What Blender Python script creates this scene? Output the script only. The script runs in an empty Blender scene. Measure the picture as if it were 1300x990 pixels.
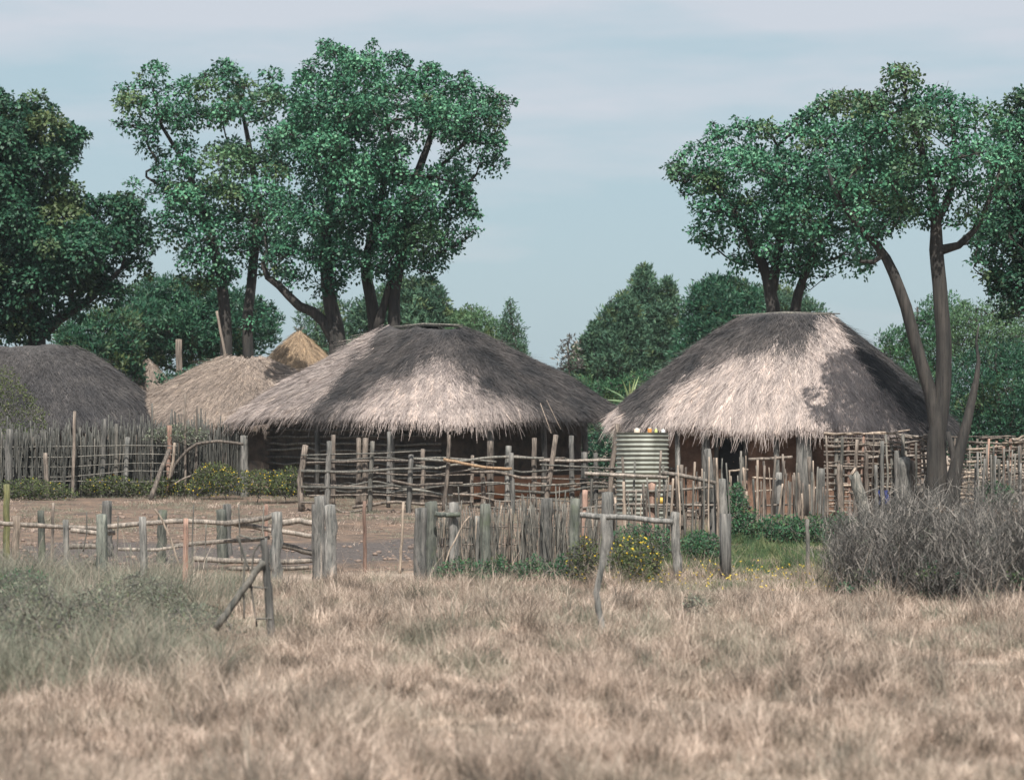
import bpy, math, random
import numpy as np
from mathutils import Vector

random.seed(7); RNG = np.random.default_rng(7)
sc = bpy.context.scene
COL = sc.collection
R = math.radians

# ---------------------------------------------------------------- camera, sky, sun, exposure
FPX = 3600.0            # focal length in pixels of a 1300 px wide picture
HOR = 550.0             # picture row of eye level
CZ = 2.6                # eye height
cam = bpy.data.cameras.new("camera"); camo = bpy.data.objects.new("camera", cam); COL.objects.link(camo)
cam.sensor_width = 36; cam.lens = FPX / 1300 * 36
cam.shift_y = (HOR - 495) / 1300
cam.clip_end = 8000; cam.clip_start = 0.5
camo.location = (0, 0, CZ); camo.rotation_euler = (R(90), 0, 0)
cam.dof.use_dof = True; cam.dof.focus_distance = 62; cam.dof.aperture_fstop = 2.0
sc.camera = camo

SUN_AZ_X, SUN_AZ_Y, SUN_EL = 0.05, -0.99, 55.0      # towards the sun: right and in front
az = math.atan2(SUN_AZ_X, SUN_AZ_Y)                 # from +Y, clockwise
world = bpy.data.worlds.new("World"); sc.world = world; world.use_nodes = True
nt = world.node_tree; N = nt.nodes; L = nt.links
bg = N["Background"]; bg.inputs["Strength"].default_value = 0.1
sky = N.new("ShaderNodeTexSky"); sky.sky_type = 'NISHITA'; sky.sun_disc = False
sky.sun_elevation = R(SUN_EL); sky.sun_rotation = az; sky.dust_density = 2.0; sky.air_density = 1.2
tc = N.new("ShaderNodeTexCoord"); mp = N.new("ShaderNodeMapping"); mp.inputs["Scale"].default_value = (2.6, 2.6, 15)
mp.inputs["Rotation"].default_value = (0, R(14), 0)
no = N.new("ShaderNodeTexNoise"); no.inputs["Scale"].default_value = 2.1; no.inputs["Detail"].default_value = 5
no.inputs["Roughness"].default_value = 0.55
cr = N.new("ShaderNodeValToRGB"); cr.color_ramp.elements[0].position = 0.42; cr.color_ramp.elements[1].position = 0.64
cr.color_ramp.elements[0].color = (3.4, 4.5, 5.15, 1); cr.color_ramp.elements[1].color = (4.7, 5.05, 5.6, 1)
sep = N.new("ShaderNodeSeparateXYZ"); mr = N.new("ShaderNodeMapRange")
mr.inputs["From Min"].default_value = 0.0; mr.inputs["From Max"].default_value = 0.16
mr.inputs["To Min"].default_value = 0.72; mr.inputs["To Max"].default_value = 0.97
mx = N.new("ShaderNodeMix"); mx.data_type = 'RGBA'
L.new(tc.outputs["Generated"], mp.inputs["Vector"]); L.new(mp.outputs["Vector"], no.inputs["Vector"])
# clouds gather higher up: bias the noise with elevation
ad = N.new("ShaderNodeMath"); ad.operation = 'MULTIPLY_ADD'; ad.inputs[1].default_value = 2.3; 
sb = N.new("ShaderNodeMath"); sb.operation = 'ADD'; sb.inputs[1].default_value = -0.215
L.new(tc.outputs["Generated"], sep.inputs[0]); L.new(sep.outputs["Z"], mr.inputs["Value"])
L.new(sep.outputs["Z"], ad.inputs[0]); L.new(no.outputs["Fac"], ad.inputs[2]); L.new(ad.outputs[0], sb.inputs[0])
L.new(sb.outputs[0], cr.inputs["Fac"]); L.new(cr.outputs["Color"], mx.inputs["B"])
L.new(sky.outputs["Color"], mx.inputs["A"]); L.new(mr.outputs["Result"], mx.inputs["Factor"])
L.new(mx.outputs["Result"], bg.inputs["Color"])

sun = bpy.data.lights.new("sun", 'SUN'); suno = bpy.data.objects.new("sun", sun); COL.objects.link(suno)
sun.energy = 5.0; sun.angle = R(0.6); sun.color = (1.0, 0.95, 0.88)
hv = Vector((SUN_AZ_X, SUN_AZ_Y, 0)).normalized()
sdir = Vector((hv.x * math.cos(R(SUN_EL)), hv.y * math.cos(R(SUN_EL)), math.sin(R(SUN_EL))))
suno.rotation_euler = sdir.to_track_quat('Z', 'Y').to_euler()
sc.view_settings.view_transform = 'Standard'; sc.view_settings.look = 'None'
sc.view_settings.exposure = 0.40; sc.view_settings.gamma = 1.0; sc.view_settings.use_curve_mapping = False
sc.cycles.max_bounces = 6; sc.cycles.diffuse_bounces = 3; sc.cycles.transmission_bounces = 3
sc.cycles.volume_bounces = 0; sc.cycles.use_denoising = True

# ---------------------------------------------------------------- ground form
GY = np.array([-200, 0, 20, 40, 44, 48, 50, 55, 60, 65, 70, 80, 100, 200, 600, 4000.])
GZ = np.array([-1.0, -.1, 0, 0, .03, .12, .22, .42, .62, .8, .95, 1.2, 1.4, 1.6, 1.8, 1.8])
_gy = np.linspace(-200, 1000, 6001); _gz = np.interp(_gy, GY, GZ)
_k = np.hanning(25); _k /= _k.sum(); _gz = np.convolve(np.pad(_gz, 12, mode='edge'), _k, mode='valid')
def G(y): return np.interp(y, _gy, _gz)
_ty = np.linspace(12, 300, 6000); _tp = HOR + FPX * (CZ - G(_ty)) / _ty
def Yof(py): return float(np.interp(-py, -_tp, _ty))     # distance at which the ground shows in row py
def P(px, py, Y): return np.array([(px - 650) / FPX * Y, Y, CZ + (HOR - py) / FPX * Y])
def S(Y): return Y / FPX                                  # metres per picture pixel at distance Y

# ---------------------------------------------------------------- mesh building
class MB:
    def __init__(s): s.v = []; s.q = []; s.t = []; s.n = 0; s.qa = []; s.ta = []
    def add(s, v, q=None, t=None, rnd=None, age=0.0, trnd=None):
        v = np.asarray(v, float).reshape(-1, 3)
        if q is not None and len(q):
            q = np.asarray(q, int).reshape(-1, 4); s.q.append(q + s.n)
            a = np.zeros((len(q), 2)); a[:, 0] = random.random() if rnd is None else rnd; a[:, 1] = age; s.qa.append(a)
        if t is not None and len(t):
            t = np.asarray(t, int).reshape(-1, 3); s.t.append(t + s.n)
            a = np.zeros((len(t), 2)); a[:, 0] = random.random() if trnd is None else trnd
            a[:, 1] = age if np.isscalar(age) else 0; s.ta.append(a)
        s.v.append(v); s.n += len(v); return s
    def tube(s, pts, rad, sides=6, cap=True, rnd=None, age=0.0, rough=0.0):
        pts = np.asarray(pts, float); n = len(pts); rad = np.broadcast_to(np.asarray(rad, float), (n,)).copy()
        tan = np.gradient(pts, axis=0); tan /= np.linalg.norm(tan, axis=1)[:, None] + 1e-9
        ref = np.array([0, 0, 1.]) if abs(tan[0][2]) < .8 else np.array([1., 0, 0])
        a0 = np.cross(tan[0], ref); a0 /= np.linalg.norm(a0)
        V = []; th = np.arange(sides) / sides * 2 * math.pi + random.random() * 3
        prof = 1 + (RNG.random(sides) - .5) * rough
        for i in range(n):
            a0 = a0 - tan[i] * a0.dot(tan[i]); a0 /= np.linalg.norm(a0) + 1e-9; b0 = np.cross(tan[i], a0)
            rr = rad[i] * prof
            V.append(pts[i] + (np.cos(th) * rr)[:, None] * a0 + (np.sin(th) * rr)[:, None] * b0)
        V = np.concatenate(V); q = []; j = np.arange(sides); k = (j + 1) % sides
        for i in range(n - 1): q.append(np.stack([i * sides + j, i * sides + k, (i + 1) * sides + k, (i + 1) * sides + j], 1))
        t = []
        if cap:
            V = np.concatenate([V, pts[:1], pts[-1:] + tan[-1:] * rad[-1] * .15]); c0 = n * sides
            t = np.concatenate([np.stack([k, j, np.full(sides, c0)], 1), np.stack([(n - 1) * sides + j, (n - 1) * sides + k, np.full(sides, c0 + 1)], 1)])
        rn = random.random() if rnd is None else rnd
        return s.add(V, np.concatenate(q), t, rn, age, rn)
    def blades(s, base, dirs, wid, tip=0.25, rnd=None, age=0.0, bend=None):
        """flat tapered strands; dirs carries the length, wid the half width; bend = offset of the tip"""
        n = len(base)
        if bend is None:
            V = np.stack([base - wid, base + wid, base + dirs + wid * tip, base + dirs - wid * tip], 1).reshape(-1, 3)
            q = np.arange(n * 4).reshape(n, 4); r = RNG.random(n) if rnd is None else rnd
            return s.add(V, q, None, r, age)
        m = base + dirs * .5
        V = np.stack([base - wid, base + wid, m + wid * .8, m - wid * .8, base + dirs + bend + wid * tip, base + dirs + bend - wid * tip], 1).reshape(-1, 3)
        o = np.arange(n)[:, None] * 6
        q = np.concatenate([o + [0, 1, 2, 3], o + [3, 2, 4, 5]]); r = RNG.random(n) if rnd is None else rnd
        ag = age if np.isscalar(age) else np.concatenate([age, age])
        return s.add(V, q, None, np.concatenate([r, r]) if not np.isscalar(r) else r, ag)
    def leaves(s, base, d, side, rnd, age):
        n = len(base); V = np.stack([base, base + d * .45 + side, base + d, base + d * .45 - side], 1).reshape(-1, 3)
        return s.add(V, np.arange(n * 4).reshape(n, 4), None, rnd, age)
    def box(s, c, h, rz=0.0, rnd=None):
        c = np.asarray(c, float); h = np.asarray(h, float)
        p = np.array([[x, y, z] for z in (-1, 1) for x, y in ((-1, -1), (1, -1), (1, 1), (-1, 1))]) * h
        cs, sn = math.cos(rz), math.sin(rz); p = np.stack([p[:, 0] * cs - p[:, 1] * sn, p[:, 0] * sn + p[:, 1] * cs, p[:, 2]], 1)
        return s.add(p + c, [[0, 3, 2, 1], [4, 5, 6, 7], [0, 1, 5, 4], [1, 2, 6, 5], [2, 3, 7, 6], [3, 0, 4, 7]], None, rnd)
    def build(s, name, mat, parent=None, origin=None, smooth=False):
        if origin is None: origin = parent['_o'] if parent is not None and '_o' in parent else (0, 0, 0)
        org = np.array(list(origin), float)
        V = np.concatenate(s.v) - org; me = bpy.data.meshes.new(name)
        q = np.concatenate(s.q) if s.q else np.zeros((0, 4), int); t = np.concatenate(s.t) if s.t else np.zeros((0, 3), int)
        at = np.concatenate(s.qa + s.ta); nf = len(q) + len(t)
        me.vertices.add(len(V)); me.vertices.foreach_set("co", V.ravel().astype(np.float32))
        me.loops.add(q.size + t.size); me.loops.foreach_set("vertex_index", np.concatenate([q.ravel(), t.ravel()]).astype(np.int32))
        me.polygons.add(nf)
        me.polygons.foreach_set("loop_start", np.concatenate([np.arange(len(q)) * 4, q.size + np.arange(len(t)) * 3]).astype(np.int32))
        for i, nm in enumerate(("rnd", "age")):
            a = me.attributes.new(nm, 'FLOAT', 'FACE'); a.data.foreach_set("value", at[:, i].astype(np.float32))
        if smooth: me.polygons.foreach_set("use_smooth", np.ones(nf, bool))
        me.update(calc_edges=True); me.materials.append(mat)
        o = bpy.data.objects.new(name, me); COL.objects.link(o)
        if parent is not None: o.parent = parent
        else: o.location = org
        return o

def thing(name, label, cat, loc, group=None):
    o = bpy.data.objects.new(name, None); COL.objects.link(o); o.empty_display_size = .2
    o.location = loc; o['_o'] = [float(x) for x in loc]; o['label'] = label; o['category'] = cat
    if group: o['group'] = group
    return o
def tag(o, label, cat, group=None):
    o['label'] = label; o['category'] = cat
    if group: o['group'] = group
    return o

# ---------------------------------------------------------------- materials
def mat_new(name):
    m = bpy.data.materials.new(name); m.use_nodes = True; nt = m.node_tree; return m, nt, nt.nodes, nt.links, nt.nodes["Principled BSDF"]
def ramp(N, stops):
    r = N.new("ShaderNodeValToRGB"); e = r.color_ramp.elements
    while len(e) < len(stops): e.new(.5)
    for i, (p, c) in enumerate(stops): e[i].position = p; e[i].color = (*c, 1)
    return r
def attr(N, nm):
    a = N.new("ShaderNodeAttribute"); a.attribute_name = nm; return a
def noise(N, L, scale, detail=4, vec=None, rough=.6, coord="Object"):
    t = N.new("ShaderNodeTexCoord"); n = N.new("ShaderNodeTexNoise"); n.inputs["Scale"].default_value = scale
    n.inputs["Detail"].default_value = detail; n.inputs["Roughness"].default_value = rough
    if vec:
        m = N.new("ShaderNodeMapping"); m.inputs["Scale"].default_value = vec; L.new(t.outputs[coord], m.inputs[0]); L.new(m.outputs[0], n.inputs["Vector"])
    else: L.new(t.outputs[coord], n.inputs["Vector"])
    return n
def mixc(N, L, f, a, b, mode='MIX'):
    m = N.new("ShaderNodeMix"); m.data_type = 'RGBA'; m.blend_type = mode
    for k, x in (("Factor", f), ("A", a), ("B", b)):
        if isinstance(x, (int, float)): m.inputs[k].default_value = x
        elif isinstance(x, tuple): m.inputs[k].default_value = (*x, 1)
        else: L.new(x, m.inputs[k])
    return m.outputs["Result"]

def mat_wood(name, dark, light, scale=14, stain=None):
    m, nt, N, L, B = mat_new(name)
    n = noise(N, L, scale, 5, (1, 1, .12)); r = ramp(N, [(.32, dark), (.7, light)]); L.new(n.outputs["Fac"], r.inputs[0])
    a = attr(N, "rnd"); v = N.new("ShaderNodeMapRange"); v.inputs["To Min"].default_value = .6; v.inputs["To Max"].default_value = 1.35
    L.new(a.outputs["Fac"], v.inputs["Value"])
    hs = N.new("ShaderNodeHueSaturation"); L.new(r.outputs[0], hs.inputs["Color"]); L.new(v.outputs[0], hs.inputs["Value"])
    col = hs.outputs[0]
    nf = noise(N, L, scale * 3.5, 6, (1, 1, .07), .75); rf = ramp(N, [(.36, (.3, .3, .3)), (.5, (1, 1, 1)), (.75, (1.3, 1.28, 1.22))]); L.new(nf.outputs["Fac"], rf.inputs[0])
    col = mixc(N, L, 1.0, col, rf.outputs[0], 'MULTIPLY')
    if stain:
        n2 = noise(N, L, 2.2, 3); r2 = ramp(N, [(.5, (0, 0, 0)), (.62, (1, 1, 1))]); L.new(n2.outputs["Fac"], r2.inputs[0])
        col = mixc(N, L, r2.outputs[0], col, stain)
    L.new(col, B.inputs["Base Color"]); B.inputs["Roughness"].default_value = .85
    bp = N.new("ShaderNodeBump"); bp.inputs["Strength"].default_value = .6; bp.inputs["Distance"].default_value = .02
    L.new(n.outputs["Fac"], bp.inputs["Height"]); L.new(bp.outputs[0], B.inputs["Normal"])
    return m
M_POST = mat_wood("weathered_post", (.05, .055, .052), (.27, .255, .235))
M_POSTG = mat_wood("greenish_post", (.04, .05, .044), (.2, .205, .175), stain=(.10, .115, .08))
M_RAIL = mat_wood("weathered_rail", (.08, .073, .064), (.35, .30, .255))
M_STICK = mat_wood("stick_wood", (.045, .04, .035), (.28, .23, .19), 20)
M_STICKD = mat_wood("old_stick_wood", (.055, .06, .055), (.24, .22, .19), 20)
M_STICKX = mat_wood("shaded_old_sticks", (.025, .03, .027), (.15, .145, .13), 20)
M_STICKL = mat_wood("pale_stick_wood", (.17, .135, .105), (.52, .42, .335), 20)
M_FRESH = mat_wood("fresh_rail_wood", (.28, .17, .10), (.52, .36, .22))
M_RED = mat_wood("reddish_stake_wood", (.2, .12, .09), (.42, .28, .22))
M_BARK = mat_wood("tree_bark", (.016, .016, .015), (.062, .054, .047), 6)
M_BARKP = mat_wood("pale_bark", (.11, .095, .08), (.36, .29, .24), 6)
M_STAINY = mat_wood("yellow_stained_post", (.08, .10, .05), (.32, .30, .12))

def mat_leaf(name, c0, c1, c2, rough=.42, trans=.25, spec=.5):
    m, nt, N, L, B = mat_new(name)
    a = attr(N, "rnd"); r = ramp(N, [(0, c0), (.6, c1), (1, c2)]); L.new(a.outputs["Fac"], r.inputs[0])
    g = attr(N, "age"); col = mixc(N, L, g.outputs["Fac"], r.outputs[0], tuple(min(1, x * 1.0) for x in (.13, .16, .055)))
    L.new(col, B.inputs["Base Color"]); B.inputs["Roughness"].default_value = rough; B.inputs["Specular IOR Level"].default_value = spec
    tr = N.new("ShaderNodeBsdfTranslucent"); L.new(col, tr.inputs["Color"]); mxs = N.new("ShaderNodeMixShader"); mxs.inputs[0].default_value = trans
    L.new(B.outputs[0], mxs.inputs[1]); L.new(tr.outputs[0], mxs.inputs[2]); L.new(mxs.outputs[0], N["Material Output"].inputs["Surface"])
    return m
M_LEAF = mat_leaf("broad_leaf", (.02, .078, .05), (.068, .225, .125), (.19, .42, .25), .5, .18, .3)
M_LEAFD = mat_leaf("deep_green_leaf", (.016, .06, .038), (.034, .12, .066), (.08, .2, .11), .5, .25, .3)
M_JUN = mat_leaf("juniper_leaf", (.035, .08, .055), (.065, .14, .085), (.13, .22, .13), .7, .15, .2)
M_PALE = mat_leaf("pale_leaf", (.05, .11, .05), (.10, .2, .10), (.18, .3, .15), .6, .25, .3)
M_OLIVE = mat_leaf("olive_leaf", (.045, .07, .025), (.09, .12, .045), (.17, .18, .07), .6, .25, .3)
M_BUSH = mat_leaf("bush_leaf", (.025, .08, .04), (.05, .15, .07), (.10, .24, .10), .55, .25, .3)
M_SAGE = mat_leaf("grey_green_leaf", (.10, .125, .095), (.21, .24, .18), (.36, .37, .28), .8, .2, .1)
M_TWIG = mat_leaf("grey_twigs", (.045, .047, .044), (.125, .12, .112), (.36, .33, .295), .8, .05, .1)
M_FLOW = mat_leaf("yellow_petals", (.75, .5, .03), (.8, .6, .06), (.85, .72, .15), .6, .2, .2)
M_ALOE = mat_leaf("aloe_leaf", (.1, .2, .1), (.2, .32, .15), (.4, .45, .2), .5, .2, .4)

def mat_thatch(name, light, dark, hi):
    m, nt, N, L, B = mat_new(name)
    g = attr(N, "age"); a = attr(N, "rnd")
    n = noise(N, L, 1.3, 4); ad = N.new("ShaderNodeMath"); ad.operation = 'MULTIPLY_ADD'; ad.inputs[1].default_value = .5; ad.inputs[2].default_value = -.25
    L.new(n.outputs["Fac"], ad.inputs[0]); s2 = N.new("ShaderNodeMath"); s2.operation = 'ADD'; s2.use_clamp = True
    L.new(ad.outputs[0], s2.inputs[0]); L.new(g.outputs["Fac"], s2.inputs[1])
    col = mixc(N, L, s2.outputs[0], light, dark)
    r = ramp(N, [(0, (.45, .45, .46)), (.5, (.85, .85, .85)), (.93, (1.15, 1.12, 1.08)), (1, (1.9, 1.8, 1.65))]); L.new(a.outputs["Fac"], r.inputs[0])
    col = mixc(N, L, 1.0, col, r.outputs[0], 'MULTIPLY')
    L.new(col, B.inputs["Base Color"]); B.inputs["Roughness"].default_value = .75; B.inputs["Specular IOR Level"].default_value = .25
    return m
M_TH = mat_thatch("grey_thatch", (.60, .515, .475), (.05, .05, .053), 0)
M_THT = mat_thatch("tan_thatch", (.43, .355, .30), (.2, .17, .15), 0)
M_THG = mat_thatch("golden_thatch", (.46, .34, .225), (.24, .18, .13), 0)
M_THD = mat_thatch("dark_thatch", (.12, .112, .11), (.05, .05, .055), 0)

def mat_flat(name, c0, c1, scale=3, rough=.9, metal=0, vec=None, bump=.4):
    m, nt, N, L, B = mat_new(name); n = noise(N, L, scale, 6, vec); r = ramp(N, [(.35, c0), (.65, c1)]); L.new(n.outputs["Fac"], r.inputs[0])
    L.new(r.outputs[0], B.inputs["Base Color"]); B.inputs["Roughness"].default_value = rough; B.inputs["Metallic"].default_value = metal
    bp = N.new("ShaderNodeBump"); bp.inputs["Strength"].default_value = bump; bp.inputs["Distance"].default_value = .03
    L.new(n.outputs["Fac"], bp.inputs["Height"]); L.new(bp.outputs[0], B.inputs["Normal"]); return m
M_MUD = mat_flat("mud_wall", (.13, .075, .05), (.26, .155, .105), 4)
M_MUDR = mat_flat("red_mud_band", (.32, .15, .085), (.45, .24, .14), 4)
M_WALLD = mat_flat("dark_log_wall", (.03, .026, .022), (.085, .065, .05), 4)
M_DOOR = mat_flat("painted_dark_interior", (.012, .012, .012), (.02, .018, .016), 3)
M_TANK = mat_flat("galvanised_iron", (.15, .155, .13), (.33, .345, .30), 3, .6, .0, (1, 1, .3), .1)
M_CLOD = mat_flat("earth_clod", (.13, .10, .085), (.26, .19, .15), 8)

def mat_ground():
    m, nt, N, L, B = mat_new("earth_and_litter")
    geo = N.new("ShaderNodeNewGeometry"); sp = N.new("ShaderNodeSeparateXYZ"); L.new(geo.outputs["Position"], sp.inputs[0])
    big = noise(N, L, .35, 6); mid = noise(N, L, 2.2, 6); fine = noise(N, L, 14, 6, None, .7)
    dry = ramp(N, [(.3, (.24, .19, .15)), (.7, (.42, .34, .27))]); L.new(mid.outputs["Fac"], dry.inputs[0])
    soil = ramp(N, [(.3, (.08, .062, .05)), (.55, (.17, .118, .085)), (.8, (.30, .195, .135))]); L.new(mid.outputs["Fac"], soil.inputs[0])
    darks = ramp(N, [(.3, (.05, .045, .043)), (.8, (.15, .12, .105))]); L.new(fine.outputs["Fac"], darks.inputs[0])
    def band(sock, lo, hi, soft, wob):
        ad = N.new("ShaderNodeMath"); ad.operation = 'MULTIPLY_ADD'; L.new(big.outputs["Fac"], ad.inputs[0]); ad.inputs[1].default_value = wob; L.new(sock, ad.inputs[2])
        a = N.new("ShaderNodeMapRange"); a.interpolation_type = 'SMOOTHSTEP'; a.inputs["From Min"].default_value = lo - soft + wob * .5; a.inputs["From Max"].default_value = lo + soft + wob * .5
        b = N.new("ShaderNodeMapRange"); b.interpolation_type = 'SMOOTHSTEP'; b.inputs["From Min"].default_value = hi + soft + wob * .5; b.inputs["From Max"].default_value = hi - soft + wob * .5
        L.new(ad.outputs[0], a.inputs["Value"]); L.new(ad.outputs[0], b.inputs["Value"])
        mm = N.new("ShaderNodeMath"); mm.operation = 'MULTIPLY'; L.new(a.outputs[0], mm.inputs[0]); L.new(b.outputs[0], mm.inputs[1]); return mm.outputs[0]
    yard = band(sp.outputs["Y"], 49.3, 90, .5, 1.5)
    col = mixc(N, L, yard, dry.outputs[0], soil.outputs[0])
    dx = band(sp.outputs["X"], -9.5, -1.0, .5, 2.0); dy = band(sp.outputs["Y"], 50.8, 56.0, .6, 5.0)
    mm = N.new("ShaderNodeMath"); mm.operation = 'MULTIPLY'; L.new(dx, mm.inputs[0]); L.new(dy, mm.inputs[1])
    col = mixc(N, L, mm.outputs[0], col, darks.outputs[0])
    fr = ramp(N, [(.35, (.7, .7, .7)), (.65, (1.2, 1.2, 1.2))]); L.new(fine.outputs["Fac"], fr.inputs[0]); col = mixc(N, L, 1.0, col, fr.outputs[0], 'MULTIPLY')
    L.new(col, B.inputs["Base Color"]); B.inputs["Roughness"].default_value = .95
    bp = N.new("ShaderNodeBump"); bp.inputs["Strength"].default_value = .8; bp.inputs["Distance"].default_value = .06
    L.new(fine.outputs["Fac"], bp.inputs["Height"]); L.new(bp.outputs[0], B.inputs["Normal"]); return m
def mat_grass(name, stops):
    m, nt, N, L, B = mat_new(name); a = attr(N, "rnd"); n = noise(N, L, .55, 4); n2 = noise(N, L, 2.5, 3)
    r = ramp(N, stops); s = N.new("ShaderNodeMath"); s.operation = 'MULTIPLY_ADD'; s.inputs[1].default_value = .5; L.new(a.outputs["Fac"], s.inputs[0])
    s1 = N.new("ShaderNodeMath"); s1.operation = 'MULTIPLY_ADD'; s1.inputs[1].default_value = 2.4; s1.inputs[2].default_value = -.95; L.new(n2.outputs["Fac"], s1.inputs[0]); L.new(s1.outputs[0], s.inputs[2])
    L.new(s.outputs[0], r.inputs[0]); g = attr(N, "age")
    col = mixc(N, L, g.outputs["Fac"], r.outputs[0], (.21, .235, .175))
    L.new(col, B.inputs["Base Color"]); B.inputs["Roughness"].default_value = .8; B.inputs["Specular IOR Level"].default_value = .15
    tr = N.new("ShaderNodeBsdfTranslucent"); L.new(col, tr.inputs["Color"]); mxs = N.new("ShaderNodeMixShader"); mxs.inputs[0].default_value = .3
    L.new(B.outputs[0], mxs.inputs[1]); L.new(tr.outputs[0], mxs.inputs[2]); L.new(mxs.outputs[0], N["Material Output"].inputs["Surface"]); return m
M_GRASS = mat_grass("dry_grass_blades", [(.1, (.11, .09, .073)), (.32, (.27, .22, .175)), (.6, (.485, .385, .315)), (.88, (.83, .69, .575))])
M_WEED = mat_grass("weed_stalks", [(.1, (.13, .12, .105)), (.5, (.3, .265, .22)), (.9, (.5, .43, .35)), (1, (.6, .5, .41))])
M_GREEN = mat_grass("green_grass_blades", [(.1, (.05, .1, .05)), (.5, (.11, .18, .08)), (.85, (.28, .29, .15)), (1, (.4, .36, .2))])

def vnoise(x, y, s, seed=0):
    """cheap smooth 2-D noise, 0..1"""
    x = np.asarray(x) / s + seed * 17.3; y = np.asarray(y) / s - seed * 9.1
    xi = np.floor(x).astype(int); yi = np.floor(y).astype(int); fx = x - xi; fy = y - yi; fx = fx * fx * (3 - 2 * fx); fy = fy * fy * (3 - 2 * fy)
    def h(a, b): 
        n = np.sin(a * 127.1 + b * 311.7 + seed * 74.7) * 43758.5453; return n - np.floor(n)
    return (h(xi, yi) * (1 - fx) + h(xi + 1, yi) * fx) * (1 - fy) + (h(xi, yi + 1) * (1 - fx) + h(xi + 1, yi + 1) * fx) * fy

# ---------------------------------------------------------------- the ground: one sheet to the horizon
def gz_at(x, y): return G(y) + (vnoise(x, y, 1.7, 3) - .5) * .08 + (vnoise(x, y, .5, 5) - .5) * .05 * np.clip(1 - abs(np.asarray(y) - 55) / 60, 0, 1)
xs = np.concatenate([-np.geomspace(1200, 17, 20), np.linspace(-16, 16, 200), np.geomspace(17, 1200, 20)])
ys = np.concatenate([np.linspace(-180, 14, 12), np.linspace(15, 90, 420), np.geomspace(92, 1600, 30)])
X, Yg = np.meshgrid(xs, ys); Z = gz_at(X, Yg); nx = len(xs)
i = np.arange(len(ys) - 1)[:, None] * nx + np.arange(nx - 1)[None]; q = np.stack([i, i + 1, i + nx + 1, i + nx], -1).reshape(-1, 4)
gm = MB().add(np.stack([X, Yg, Z], -1), q, None, .5); go = gm.build("ground", mat_ground(), None, (0, 0, 0), True); go['kind'] = 'structure'

# ---------------------------------------------------------------- trees and bushes
def inpoly(px, py, poly):
    poly = np.asarray(poly, float); x, y = np.asarray(px), np.asarray(py); c = np.zeros(x.shape, bool); j = len(poly) - 1
    for i in range(len(poly)):
        xi, yi = poly[i]; xj, yj = poly[j]
        c ^= ((yi > y) != (yj > y)) & (x < (xj - xi) * (y - yi) / (yj - yi + 1e-9) + xi); j = i
    return c
def edge_dist(px, py, poly):
    poly = np.asarray(poly, float); d = 1e9; p = np.array([px, py])
    for i in range(len(poly)):
        a = poly[i]; b = poly[(i + 1) % len(poly)]; ab = b - a; t = np.clip((p - a) @ ab / (ab @ ab + 1e-9), 0, 1); d = min(d, np.linalg.norm(p - a - t * ab))
    return d

def make_clumps(poly, Y, rad, spacing, thick, holes=(), tries=6000, maxn=400):
    """clump centres inside a crown outline, through a real thickness in depth"""
    poly = np.asarray(poly, float); lo = poly.min(0); hi = poly.max(0); s = S(Y); out = []
    for _ in range(tries):
        px, py = RNG.uniform(lo, hi)
        if not inpoly(px, py, poly): continue
        r = rad * RNG.uniform(.65, 1.3); ed = edge_dist(px, py, poly)
        if ed < r * .55 / s: 
            r = max(rad * .5, ed * s / .6)
            if ed < rad * .28 / s: continue
        if any((px - hx) ** 2 + (py - hy) ** 2 < (hr + r * .5 / s) ** 2 for hx, hy, hr in holes): continue
        th = min(thick, ed * s * 1.3 + .2); dy = RNG.uniform(-1, 1) * th
        c = P(px, py, Y); c[1] += dy
        if any(np.linalg.norm(c - o[:3]) < spacing * (r + o[3]) for o in out): continue
        out.append(np.array([*c, r]))
        if len(out) >= maxn: break
    return out

def foliage(mb, clumps, leaf, dens, squash=.78, droop=.35, olive=.12, flat=.3, lw=.36, shell=.72):
    for c in clumps:
        r = c[3]; n = int(dens * (r / .5) ** 2 * RNG.uniform(.8, 1.2))
        d = RNG.normal(size=(n, 3)); d /= np.linalg.norm(d, axis=1)[:, None]
        k = (d[:, 2] < -.15) & (RNG.random(n) < .6); d[k, 2] *= -1
        lump = 1 + .28 * np.sin(d[:, 0] * 5 + c[0] * 9) * np.cos(d[:, 1] * 6 + c[2] * 7)
        rr = r * (shell + (1.08 - shell) * RNG.random(n) ** .6) * lump; p = c[:3] + d * rr[:, None] * np.array([1, 1, squash])
        ld = d * .5 + RNG.normal(size=(n, 3)) * .55; ld[:, 2] -= droop; ld /= np.linalg.norm(ld, axis=1)[:, None]
        nr = d + np.array([0, 0, .6]) + RNG.normal(size=(n, 3)) * flat; sd = np.cross(ld, nr); sd /= np.linalg.norm(sd, axis=1)[:, None] + 1e-9
        ln = leaf * RNG.uniform(.65, 1.25, n)[:, None]; base_r = RNG.uniform(.1, .55)
        mb.leaves(p, ld * ln, sd * ln * lw, np.clip(base_r + RNG.normal(size=n) * .3, 0, 1), np.clip((RNG.random() < olive) * RNG.uniform(.25, .7) + RNG.normal(size=n) * .1, 0, 1))
    return mb

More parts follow.
